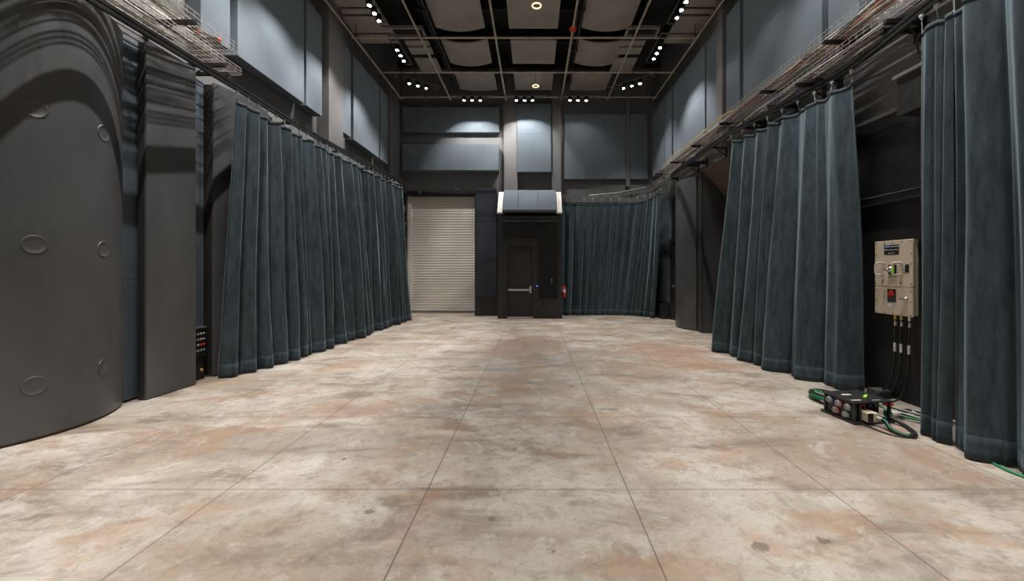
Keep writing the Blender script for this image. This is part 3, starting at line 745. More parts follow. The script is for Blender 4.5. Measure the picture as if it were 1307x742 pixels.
# ------------------------------------------------------------------ wire basket cable trays
def tray(x0, x1, y0, y1, z, h, lab, brk=(), side=1, wallx=None, tilt=0):
    t = thing('cable_tray', ((x0+x1)/2, (y0+y1)/2, z), lab, 'cable tray', 'wire cable trays')
    m = MB(); nx = 7
    for i in range(nx+1): x = x0+(x1-x0)*i/nx; m.tube([(x, y0, z), (x, y1, z)], .0032, 4)
    for x in (x0, x1):
        for k in (1, 2): m.tube([(x, y0, z+h*k/2), (x, y1, z+h*k/2)], .0038, 4)
    n = int((y1-y0)/.1)
    for i in range(n+1):
        y = y0+(y1-y0)*i/n
        m.tube([(x0, y, z+h), (x0, y, z-.004), (x1, y, z-.004), (x1, y, z+h)], .003, 4)
    build('wire_basket', m, M['zinc'], t)
    for y in brk:
        b = MB(); xa, xb = sorted((x0 if side > 0 else x1, wallx)); b.box(xa-.03 if side > 0 else xa, xb if side > 0 else xb+.03, y-.02, y+.02, z-.05, z-.008)
        a_, b_ = sorted((wallx, wallx-side*.015)); b.box(a_, b_, y-.03, y+.03, z-.22, z+.03)
        xm = x0+.0 if side > 0 else x1
        b.tube([(wallx-side*.02, y, z-.2), ((x0+x1)/2, y, z-.045)], .008, 5)
        build('bracket', b, M['bracket'], t)
    return t
LY = [-2.3, -.9, .5, 1.9, 3.3, 4.6]
tray(-4.22, -3.86, YF+.3, 5.32, 4.24, .11, 'upper wire cable tray on the left wall', LY, -1, XL)
tray(-4.22, -3.86, YF+.3, 5.36, 3.98, .08, 'lower wire cable tray on the left wall', [y+.45 for y in LY], -1, XL)
RY = [-2, -.6, .8, 2.2, 3.6, 5.0, 6.4, 7.8, 9.2, 10.6, 11.9]
tray(3.60, 3.90, YF+.3, 12.2, 4.24, .11, 'upper wire cable tray on the right wall', RY, 1, XR)
tray(3.58, 3.90, YF+.3, 12.2, 3.94, .09, 'lower wire cable tray on the right wall', [y+.5 for y in RY[:-1]], 1, XR)
def cables(x0, x1, y0, y1, z, n, mats, where, seed, rmax=.011):
    rnd = random.Random(seed)
    cnt = {}
    for i in range(n):
        nm = mats[i % len(mats)]; xx = x0+(x1-x0)*(i+.5)/n; pts = []; y = y0-rnd.uniform(0, .2); r = rnd.uniform(.006, rmax)
        ph = rnd.uniform(0, 6); lay = rnd.choice((0, 0, 1))
        ye = y1-rnd.uniform(-.05, .45)
        while y < ye:
            pts.append((min(x1, max(x0, xx+.035*math.sin(ph+y*1.7)+rnd.uniform(-.008, .008))), y, z+r+.004+lay*.018+abs(.012*math.sin(ph*2+y*2.3)))); y += .3
        col = {'cable_grey': 'grey', 'cable_white': 'white', 'rubber': 'black', 'cable_orange': 'orange', 'cable_yellow': 'yellow', 'cable_cyan': 'pale blue', 'cable_violet': 'violet', 'brown': 'brown', 'cable_green': 'green'}[nm]
        rod('cable', pts, r, '%s cable lying in the %s' % (col, where), 'cable', M[nm], '%s cables in the %s' % (col, where), 6)
cables(-4.19, -3.89, YF+.3, 5.1, 4.24, 12, ['cable_grey', 'rubber', 'cable_white', 'brown', 'cable_grey', 'rubber'], 'upper left tray', 5)
cables(-4.19, -3.89, YF+.3, 4.9, 3.98, 9, ['cable_grey', 'brown', 'cable_white', 'rubber'], 'lower left tray', 6, .013)
cables(3.63, 3.87, YF+.3, 11.9, 4.24, 16, ['cable_grey', 'cable_white', 'brown', 'cable_orange', 'rubber', 'cable_white', 'cable_cyan'], 'upper right tray', 8)
cables(3.61, 3.87, YF+.3, 11.9, 3.94, 12, ['cable_grey', 'cable_violet', 'rubber', 'cable_white', 'brown', 'cable_grey'], 'lower right tray', 9, .013)
rod('cable', spline([(3.66, 11.5, 4.29), (3.62, 10.6, 4.37), (3.64, 9.3, 4.36), (3.66, 7.8, 4.38), (3.65, 7.4, 4.30)], 6), .011, 'yellow cable lying along the rim of the upper right tray', 'cable', M['cable_yellow'])
for y, k in ((4.75, 0), (4.95, 1)):
    t = thing('cable_plug', (-4.08, y, 4.27), '%s black plug with a red cap at the end of the upper left tray' % ('nearer' if k == 0 else 'farther'), 'plug')
    build('body', MB().tube([(-4.16+.1*k, y-.12, 4.29), (-4.04+.1*k, y+.1, 4.28)], .022, 10), M['rubber'], t)
    build('cap', MB().tube([(-4.04+.1*k, y+.1, 4.28), (-4.02+.1*k, y+.135, 4.28)], .025, 10), M['red'], t)

# ------------------------------------------------------------------ ceiling: pipe grid, clouds, boards
GZ = EYE+5.3
t = thing('pipe_grid', (0, 4, GZ), 'square grid of steel pipes hung under the ceiling', 'pipe grid')
LXs = [-4.05, -2.55, -.856, .858, 2.27, 3.69]; CYs = [12.42, 10.87, 9.25, 7.86, 6.3, 4.7, 3.1, 1.5, -.1, -1.7, -3.3]
for x in LXs:
    m = MB(); m.tube([(x, -3.6, GZ-.045), (x, 12.5, GZ-.045)], .024, 8)
    for q in range(-1, 12, 2): m.lathe((x, q+.6, GZ-.045), (0, 1, 0), [(0, .03), (.1, .03)], 10)
    build('long_pipe', m, M['pipe'], t)
for y in CYs: build('cross_pipe', MB().tube([(-4.15, y, GZ), (3.78, y, GZ)], .024, 8), M['pipe'], t)
dr0 = None
for x in LXs:
    for y in CYs[::2]:
        if dr0 is None:
            dr0 = build('drop_rod', MB().tube([(0, 0, 0), (0, 0, ZC-.43-GZ-.03)], .007, 5).lathe((0, 0, 0), (0, 0, 1), [(0, .02), (.03, .02), (.035, .008)], 8), M['duct'], org=(0, 0, 0))
            tag(dr0, 'thin black rod carrying a crossing of the pipe grid', 'hanger rod', 'rods carrying the pipe grid'); o = dr0
        else: o = dr0.copy(); COL.objects.link(o)
        o.location = (x, y, GZ+.027)
for x in (-3.3, 1.55):
    m = MB(); m.lathe((x, 12.42, GZ), (0, 0, -1), [(0, .03), (.05, .035), (.09, .02), (.12, .02)], 10); m.tube([(x, 12.42, GZ), (x, 12.42, GZ+.02)], .01, 6)
    build('clamp', m, M['rail_grey'], t)
# conduits above the grid
for x, z, l in ((-2.31, 6.95, 'left'), (1.06, 6.95, 'middle')):
    m = MB(); m.tube([(x, -3.5, z), (x, 12.45, z)], .03, 8); m.tube([(x-.09, -3.5, z+.04), (x-.09, 12.3, z+.04)], .018, 8)
    for y in (5.8, 7.2, 8.6, 10.2, 11.8): m.box(x-.13, x+.05, y, y+.04, z-.04, z+.1)
    tag(build('conduit_run', m, M['panel_edge']), 'dark conduit run above the %s of the pipe grid' % l, 'conduit')

def cloud_mesh(cx, y0, y1, w_, z, sag):
    m = MB(); n = 14; th = .03; vs = []
    for (yy, dz) in ((y0, 0), (y1, 0)):
        for off in (0, th):
            for i in range(n+1):
                u = -1+2*i/n; vs.append((cx+u*w_/2, yy, z-sag*(1-u*u)+off))
    k = n+1
    fs = [(i, i+1, 2*k+i+1, 2*k+i) for i in range(n)]+[(k+i, k+i+1, 3*k+i+1, 3*k+i) for i in range(n)]
    m.add(vs, fs, True)
    m.add(vs, [(i, i+1, k+i+1, k+i) for i in range(n)]+[(2*k+i, 2*k+i+1, 3*k+i+1, 3*k+i) for i in range(n)]+[(0, k, 3*k, 2*k), (n, k+n, 3*k+n, 2*k+n)])
    return m
rows = [(11.55, 12.66), (9.92, 11.05), (8.30, 9.44), (6.68, 7.82), (5.06, 6.20), (3.44, 4.58), (1.8, 2.9), (.2, 1.3)]
colsx = [(-1.70, 1.14, .10, 'left'), (.0, 1.13, 0, 'middle'), (1.68, 1.14, .10, 'right')]
far = ['farthest', 'second farthest', 'third farthest', 'fourth farthest', 'fifth farthest', 'sixth farthest', 'seventh farthest', 'nearest']
for r_i, (a, b) in enumerate(rows):
    for cx, w_, sag, l in colsx:
        t = thing('ceiling_cloud', (cx, (a+b)/2, 7.02), '%s %s panel of the %s column of grey ceiling clouds' % (far[r_i], 'bowed' if sag else 'flat', l), 'ceiling panel', 'ceiling clouds above the grid')
        s_ = sag if r_i else sag*.35
        build('board', cloud_mesh(cx, a, b, w_, 7.02+s_*.3, s_), M['cloud'], t)
        for dx in (-w_*.4, w_*.4):
            build('wire', MB().tube([(cx+dx, (a+b)/2, 7.04), (cx+dx, (a+b)/2, ZC-.4)], .004, 4), M['duct'], t)
def board(x0, x1, y0, y1, z, lab, mat='cloud'):
    m = MB().box(x0, x1, y0, y1, z, z+.04, .006)
    t = thing('ceiling_board', ((x0+x1)/2, (y0+y1)/2, z), lab, 'ceiling panel', 'flat boards beside the ceiling clouds')
    build('board', m, M[mat], t)
    h = MB(); h.tube([((x0+x1)/2, (y0+y1)/2, z+.03), ((x0+x1)/2, (y0+y1)/2, ZC)], .006, 5); build('wire', h, M['duct'], t)
nm = ['farthest', 'second', 'third', 'fourth', 'fifth', 'sixth', 'seventh', 'eighth']
for sd, x0, x1, w_ in ((-1, -4.25, -3.33, 'left'), (1, 3.20, 3.90, 'right')):
    for i, (a, b) in enumerate([(9.66, 10.02), (8.97, 9.58), (8.72, 8.88), (7.9, 8.64), (7.1, 7.82), (6.3, 7.02), (5.5, 6.2)]):
        board(x0, x1, a, b, 7.0, '%s flat grey board of the outer row at the %s of the ceiling' % (nm[i], w_))
for sd, x0, x1, w_ in ((-1, -3.16, -2.58, 'left'), (1, 2.15, 2.75, 'right')):
    for i, (a, b) in enumerate([(10.74, 11.48), (10.22, 10.54), (9.92, 10.14)]):
        board(x0, x1, a, b, 7.0, '%s small grey board inside the pipe grid at the %s' % (nm[i], w_))
for x in (-2.95, 2.55):
    t = thing('ceiling_vent', (x, 9.6, 7.0), 'square air vent above the pipe grid at the %s' % ('left' if x < 0 else 'right'), 'vent')
    m = MB(); m.box(x-.38, x+.38, 9.36, 9.40, 6.98, 7.05); m.box(x-.38, x+.38, 9.72, 9.76, 6.98, 7.05); m.box(x-.38, x-.34, 9.40, 9.72, 6.98, 7.05); m.box(x+.34, x+.38, 9.40, 9.72, 6.98, 7.05)
    build('frame', m, M['cloud'], t)
    m = MB(); m.box(x-.2, x+.2, 9.48, 9.64, 7.0, 7.02); m.box(x-.34, x+.34, 9.40, 9.72, 7.05, 7.08); build('core', m, M['duct'], t)
for x in (-3.35, 2.9):
    m = MB().box(x-.35, x+.35, 3, 12.2, 7.45, 7.7, .02)
    tag(build('air_duct', m, M['duct']), 'dark rectangular air duct above the %s lamps' % ('left' if x < 0 else 'right'), 'duct')
for y, l in ((7.9, 'nearer'), (11.35, 'farther')):
    t = thing('ceiling_sensor', (.06, y, 6.6), '%s small round pendant with a pale ring in the middle of the ceiling' % l, 'sensor')
    z = EYE+5.15
    build('stem', MB().tube([(.06, y, z+.04), (.06, y, 7.0)], .008, 6), M['duct'], t)
    build('collar', MB().lathe((.06, y, z+.05), (0, 0, 1), [(0, .03), (.05, .025), (.09, .03)], 14), M['steel'], t)
    r_ = [(.06+.085*math.cos(a*PI/10), y+.085*math.sin(a*PI/10), z) for a in range(20)]
    build('ring', MB().tube(r_, .012, 6, True), M['led_white'], t)
t = thing('alarm_lamp', (.85, 9.0, 6.78), 'round red alarm hanging from the pipe grid', 'alarm')
build('dome', MB().lathe((.86, 8.85, 6.60), (0, 0, 1), [(0, .02), (.015, .06), (.05, .08), (.09, .085), (.1, .05)], 18), M['red'], t)
build('stem', MB().tube([(.86, 8.85, 6.70), (.86, 8.85, 7.4)], .01, 6), M['duct'], t)

# ------------------------------------------------------------------ lamps
def spot(loc, tilt, yaw, power, size=SPOT_DEG, blend=SPOT_BLEND):
    l = bpy.data.lights.new('flood_light', 'SPOT'); l.energy = power; l.color = LAMP_COL; l.spot_size = math.radians(size)
    l.spot_blend = blend; l.shadow_soft_size = .02
    return l
def make_fixture():
    t = thing('track_light', (0, 0, 0), 'x', 'ceiling lamp', 'three head ceiling lamps')
    for x in (-.085, .085):
        m = MB().box(x-.008, x+.008, -.62, .62, .10, .125); build('side_rail', m, M['rail_grey'], t)
    build('end_bar', MB().box(-.085, .085, -.62, -.60, .10, .125).box(-.085, .085, .60, .62, .10, .125), M['rail_grey'], t)
    for y in (-.45, .45): build('hanger', MB().tube([(0, y, .12), (0, y, .245)], .006, 5).box(-.085, .085, y-.01, y+.01, .105, .12), M['rail'], t)
    for y in (-.24, 0, .24):
        h = build('lamp_head', MB().lathe((0, y, .0), (0, 0, 1), [(0, .062), (.01, .066), (.09, .055), (.14, .03), (.145, .01)], 18), M['black_plastic'], t)
        build('lens', MB().lathe((0, y, -.001), (0, 0, -1), [(0, .034), (.006, .032), (.010, .02), (.011, .005)], 18), M['lamp'], h)
    return t
first = make_fixture(); used = [False]
LZ = EYE+5.03
def fixture(x, y, rz, lab, power=1.0, tilt=0.0, deg=None, blend=None, z=LZ):
    if not used[0]: o = first; used[0] = True; o.location = (x, y, z); o.rotation_euler = (0, 0, rz); o['label'] = lab
    else: o = dup(first, (x, y, z), rz, lab)
    for dy in (-.24, 0, .24):
        l = spot(None, 0, 0, LAMP_W*power, deg or SPOT_DEG, SPOT_BLEND if blend is None else blend)
        lo = bpy.data.objects.new('flood_light', l); COL.objects.link(lo); lo.parent = o; lo.location = (0, dy, -.03)
        lo.rotation_euler = (0, tilt, 0)
    if rz:      # arm up to the nearest cross pipe
        py = min(CYs, key=lambda c: abs(c-y)); ORG[o] = Vector((0, 0, 0))
        e = Matrix.Rotation(-rz, 3, 'Z') @ Vector((0, py-y, GZ-.03-z))
        build('mounting_arm', MB().tube([Vector((0, 0, .11)), Vector((e.x, e.y, .13)), e], .008, 6).lathe(e, (0, 0, 1), [(0, .02), (.03, .02), (.05, .015)], 8), M['rail'], o)
    return o
onm = ['', '', '', '', '', '', 'third', 'second', 'farthest']
for i, y in enumerate(SIDE_ROWS):
    fixture(-3.12, y, 0, 'three head lamp of the left lamp row, %s' % (['behind the viewpoint, farthest back', 'behind the viewpoint', 'above the viewpoint', 'first in front of the viewpoint', 'beside the bowed panel', 'over the near end of the left curtain', 'third from the back wall', 'second from the back wall and nearest visible', 'next to the slanted lamp'][i]), [1,1,.9,1.0,2.2,1.5,1.2,1.2,1.2][i], [.22,.22,.22,.22,.30,.25,.22,.22,.22][i])
    fixture(2.86, y-.1, 0, 'three head lamp of the right lamp row, %s' % (['behind the viewpoint, farthest back', 'behind the viewpoint', 'above the viewpoint', 'first in front of the viewpoint', 'over the beige cabinet', 'over the distribution box', 'third from the back wall', 'second from the back wall and nearest visible', 'next to the slanted lamp'][i]), [.7,.7,.7,.9,1.8,1.3,.3,.3,1.8][i], [-.14,-.14,-.14,-.14,-.26,-.2,-.12,-.12,-.2][i], 80)
fixture(-3.16, 11.08, math.radians(128), 'slanted three head lamp in the far left corner of the grid', 2.0, .1)
fixture(2.68, 11.08, math.radians(-128), 'slanted three head lamp in the far right corner of the grid', .7)
for x, l, p in ((-1.82, 'left', 1.3), (-.27, 'middle', 1.3), (1.32, 'right', .15)):
    fixture(x, 12.02, PI/2, 'three head lamp under the last pipe by the back wall, %s one' % l, p, -.62, 86, .25)
for x, y in ((-.1, 3.0), (-.1, 0.0), (-.1, -1.8)):  # unseen centre lamps, added as fill to lift the room
    fixture(x, y, PI/2, 'added unseen fill lamp in the middle of the ceiling %s' % ('in front of the viewpoint' if y > 1 else 'above the viewpoint' if y > -1 else 'behind the viewpoint'), .7, 0, 84, .6)

# ------------------------------------------------------------------ fire extinguisher
def extinguisher():
    x, y = .90, 12.05
    t = thing('fire_extinguisher', (x, y, .62), 'red fire extinguisher hung on the right side of the entry box', 'fire extinguisher')
    build('cylinder', MB().lathe((x, y, .60), (0, 0, 1), [(0, .05), (.01, .062), (.27, .062), (.31, .05), (.335, .022), (.35, .02)], 20), M['red'], t)
    build('label_band', MB().lathe((x, y, .74), (0, 0, 1), [(0, .0635), (.10, .0635)], 20), M['white'], t)
    m = MB().box(x-.02, x+.02, y-.035, y+.02, .95, .985, .004); m.box(x-.012, x+.012, y-.11, y+.01, .99, 1.005); m.box(x-.012, x+.012, y-.10, y+.01, .955, .965)
    build('valve_handle', m, M['rail_grey'], t)
    build('hose', MB().tube(spline([(x+.02, y, .96), (x+.08, y-.02, .93), (x+.085, y-.02, .8), (x+.07, y-.02, .70)], 6), .009, 6), M['rubber'], t)
    build('bracket', MB().box(VX1+.001, x-.05, y-.03, y+.03, .85, .93), M['steel'], t)
extinguisher()

# ------------------------------------------------------------------ right wall: power cabinet and devices
WX = XR-.021
def cabinet():
    y0, y1, z0, z1, x = 4.13, 4.59, .92, 1.72, 3.86     # y1 = far (left in the photo)
    t = thing('power_cabinet', (WX, (y0+y1)/2, z0), 'beige electrical cabinet with two white handles on the black right wall', 'electrical cabinet')
    build('body', MB().box(x+.02, WX, y0+.01, y1-.01, z0+.01, z1-.01, .004), M['beige'], t)
    zm = z0+.30
    build('front_panel', MB().box(x, x+.02, y0, y1, zm+.003, z1, .004), M['beige'], t)
    build('front_panel', MB().box(x, x+.02, y0, y1, z0, zm-.003, .004), M['beige'], t)
    m = MB()
    for k in range(5):
        yy = y0+.025+(y1-y0-.05)*k/4
        for zz in (z0+.018, z1-.02): m.lathe((x, yy, zz), (-1, 0, 0), [(0, .008), (.004, .006)], 8)
    for zz in (zm+.04, zm-.04, (zm+z1)/2, z1-.15, z0+.15):
        for yy in (y0+.016, y1-.016): m.lathe((x, yy, zz), (-1, 0, 0), [(0, .008), (.004, .006)], 8)
    m.box(x-.006, x, y0+.13, y0+.14, zm+.03, zm+.06); m.box(x-.006, x, y1-.11, y1-.10, zm+.04, zm+.07)
    build('screws', m, M['beige_dark'], t)['kind'] = 'stuff'
    Y = lambda f: y1-(y1-y0)*f      # f = 0 left .. 1 right as seen
    Z = lambda g: z1-(z1-z0)*g
    # nameplate
    s = build('nameplate', MB().box(x-.003, x, Y(.66), Y(.27), Z(.19), Z(.06)), M['black_plastic'], t)
    build('logo_patch', MB().box(x-.0045, x-.003, Y(.45), Y(.28), Z(.095), Z(.068)), M['blue'], s)
    def lay(f, g): return Matrix(((0, 0, -1, x-.005), (-1, 0, 0, Y(f)), (0, 1, 0, Z(g)), (0, 0, 0, 1)))
    textmesh('lettering', 'LEX', .026, lay(.365, .081), M['white'], s)
    textmesh('lettering', 'PowerGATE', .020, lay(.56, .083), M['white'], s)
    textmesh('lettering', '400A Company Switch', .0185, lay(.465, .125), M['white'], s)
    textmesh('lettering', 'www.lexproducts.com', .0085, lay(.465, .168), M['white'], s)
    # handles
    for f in (.19, .65):
        h = MB().tube(spline([(x, Y(f)-.03, Z(.305)), (x-.05, Y(f)-.02, Z(.300)), (x-.065, Y(f), Z(.325)), (x-.065, Y(f), Z(.44)), (x-.05, Y(f)-.02, Z(.463)), (x, Y(f)-.03, Z(.46))], 5), .0105, 8)
        build('handle', h, M['white_and_lit_top'], t)['label'] = 'white bent grab handle'
    # rotary breaker
    b = build('breaker_plate', MB().box(x-.012, x, Y(.60), Y(.40), Z(.49), Z(.325), .003), M['black_plastic'], t)
    build('warning_strip', MB().box(x-.014, x-.012, Y(.53), Y(.40), Z(.345), Z(.328)), M['red'], b)
    build('rating_label', MB().box(x-.014, x-.012, Y(.59), Y(.41), Z(.485), Z(.455)), M['steel'], b)
    h = MB().lathe((x-.012, Y(.47), Z(.39)), (-1, 0, 0), [(0, .032), (.015, .032), (.02, .025), (.04, .022)], 18); h.box(x-.06, x-.045, Y(.50), Y(.36), Z(.40), Z(.375), .004)
    build('rotary_knob', h, M['chrome'], b)
    build('padlock_tag', MB().box(x-.075, x-.072, Y(.71), Y(.635), Z(.44), Z(.345)), M['lime'], t)['label'] = 'lime green tag'
    w_ = build('indicator_window', MB().box(x-.004, x, Y(.91), Y(.76), Z(.43), Z(.325)), M['black_plastic'], t)
    for k in range(3):
        build('indicator', MB().lathe((x-.004, Y(.80), Z(.345+.033*k)), (-1, 0, 0), [(0, .009), (.006, .008), (.008, .003)], 10), M['white'], w_)
    # danger label
    d = build('danger_label', MB().box(x-.003, x, Y(.58), Y(.36), Z(.83), Z(.655)), M['black_plastic'], t)
    m = MB(); m.lathe((x-.003, Y(.46), Z(.70)), (-1, 0, 0), [(0, .028), (.001, .028)], 12); m.box(x-.0045, x-.003, Y(.545), Y(.375), Z(.735), Z(.705)); m.box(x-.0045, x-.003, Y(.555), Y(.40), Z(.75), Z(.74))
    build('red_print', m, M['red'], d)
    m = MB()
    for k in range(4): m.box(x-.004, x-.003, Y(.56), Y(.38+.02*(k % 2)), Z(.775+.012*k)-.0025, Z(.775+.012*k))
    build('small_print', m, M['rail_grey'], d)
    build('sticker', MB().box(x-.002, x, Y(.50), Y(.36), Z(.895), Z(.86)), M['white'], t)
    k = MB().lathe((x, Y(.84), Z(.775)), (-1, 0, 0), [(0, .022), (.012, .022), (.014, .012), (.03, .012)], 14); k.box(x-.035, x-.02, Y(.87), Y(.72), Z(.785), Z(.765), .004)
    build('latch', k, M['chrome'], t)
    # three drop cables
    for i, f in enumerate((.50, .66, .86)):
        yy = Y(f)
        c = thing('feeder_cable', (x+.03, yy, .5), '%s black feeder cable dropping from the beige cabinet' % ['left', 'middle', 'right'][i], 'cable', 'feeder cables under the cabinet')
        dz = [(.03, .12, -.12), (.02, .12, -.03), (.0, .05, .06)][i]
        P = spline([(x+.03, yy, z0-.05), (x+.03, yy+.01, .65), (x+.02, yy+.005, .4), (x-.02, yy+dz[1]*.3, .15), (x-.08, yy+dz[1], .03), (x-.3, yy+dz[2]-.05, .014)], 8)
        build('jacket', MB().tube(P, .010, 8), M['rubber'], c)
        build('gland', MB().lathe((x+.03, yy, z0-.05), (0, 0, 1), [(0, .014), (.02, .018), (.05, .018)], 12), M['brass'] if i != 2 else M['steel'], c)
        build('tape_wrap', MB().tube([P[1], P[3]], .012, 8), M['tape'], c)
        build('tape_wrap', MB().tube([P[9], P[12]], .0125, 8), M['tape'], c)
cabinet()
t = thing('wall_controller', (WX, 4.90, 1.0), 'small black control box with a blue screen on the right wall', 'control box')
build('housing', MB().box(WX-.03, WX, 4.80, 4.88, .93, 1.10, .006), M['black_plastic'], t)
build('screen', MB().box(WX-.033, WX-.03, 4.822, 4.858, .99, 1.05), M['blue_led'], t)
t = thing('wall_dial', (WX, 4.98, 1.03), 'round steel twist socket at the edge of the right curtain', 'socket')
build('collar', MB().lathe((WX, 4.99, 1.04), (-1, 0, 0), [(0, .055), (.03, .055), (.045, .045)], 22), M['steel'], t)
build('core', MB().lathe((WX-.045, 4.99, 1.04), (-1, 0, 0), [(0, .036), (.004, .036)], 20), M['blue'], t)
t = thing('wall_outlet', (WX, 4.82, .5), 'black double outlet low on the right wall beside the curtain', 'outlet')
build('plate', MB().box(WX-.02, WX, 4.79, 4.87, .44, .57, .005), M['black_plastic'], t)
for z in (.475, .535): build('socket', MB().box(WX-.023, WX-.02, 4.81, 4.85, z-.015, z+.015), M['rail_grey'], t)
# wall rail and ledge
t = thing('wall_raceway', (WX, 4.3, 2.2), 'long black rail with a bright top edge across the right wall', 'wall rail')
build('channel', MB().box(WX-.07, WX, 2.6, 5.7, 2.14, 2.22, .006), M['black_metal'], t)
build('top_edge', MB().box(WX-.085, WX-.04, 2.6, 5.7, 2.222, 2.232), M['rail_grey'], t)
# black box high on the wall and the cable coil hanging above
t = thing('wall_box', (3.8, 3.6, 2.9), 'black box high on the right wall behind the curtain edge', 'equipment box')
build('housing', MB().box(3.62, WX, 2.9, 4.05, 2.93, 3.30, .006), M['black_metal'], t)
build('lid', MB().box(3.60, WX, 2.88, 4.08, 3.30, 3.335, .005), M['wall_grey'], t)
t = thing('cable_coil', (3.8, 3.86, 3.4), 'grey and black cable coil hanging above the black box on the right wall', 'cable coil')
rnd = random.Random(2)
for k in range(7):
    cx, cy = 3.76+rnd.uniform(-.04, .04), 3.86+rnd.uniform(-.05, .05); rx = rnd.uniform(.035, .07); rz = rnd.uniform(.12, .17)
    pts = [(cx+rx*.5*math.sin(a*PI/12+k), cy+rx*math.cos(a*PI/12), 3.55+rnd.uniform(-.004, .004)+rz*math.sin(a*PI/12)) for a in range(24)]
    build('loop', MB().tube(pts, .0095, 6, True), M['cable_grey'] if k % 2 else M['rubber'], t)

# ------------------------------------------------------------------ left wall connector box
t = thing('connector_box', (XL, 5.1, .3), 'black connector box with rows of sockets low on the left wall', 'connector box')
x = -4.24
build('housing', MB().box(XL+.021, x, 4.97, 5.26, .30, .66, .004), M['black_metal'], t)
build('top_edge', MB().box(XL+.021, x+.01, 4.96, 5.265, .66, .675), M['steel'], t)
for r_ in range(4):
    for c in range(6):
        red = (r_ == 1 and c >= 4)
        build('socket', MB().lathe((x, 4.995+c*.045, .38+r_*.07), (1, 0, 0), [(0, .014), (.008, .014), (.010, .010), (.011, .003)], 12), M['red'] if red else M['steel'], t)
build('foot', MB().box(XL+.021, x-.02, 5.0, 5.25, .004, .30), M['duct'], t)
t2 = MB().lathe((x-.019, 5.2, .12), (1, 0, 0), [(0, .02), (.02, .02), (.025, .01)], 12)
build('brass_socket', t2, M['brass'], t)

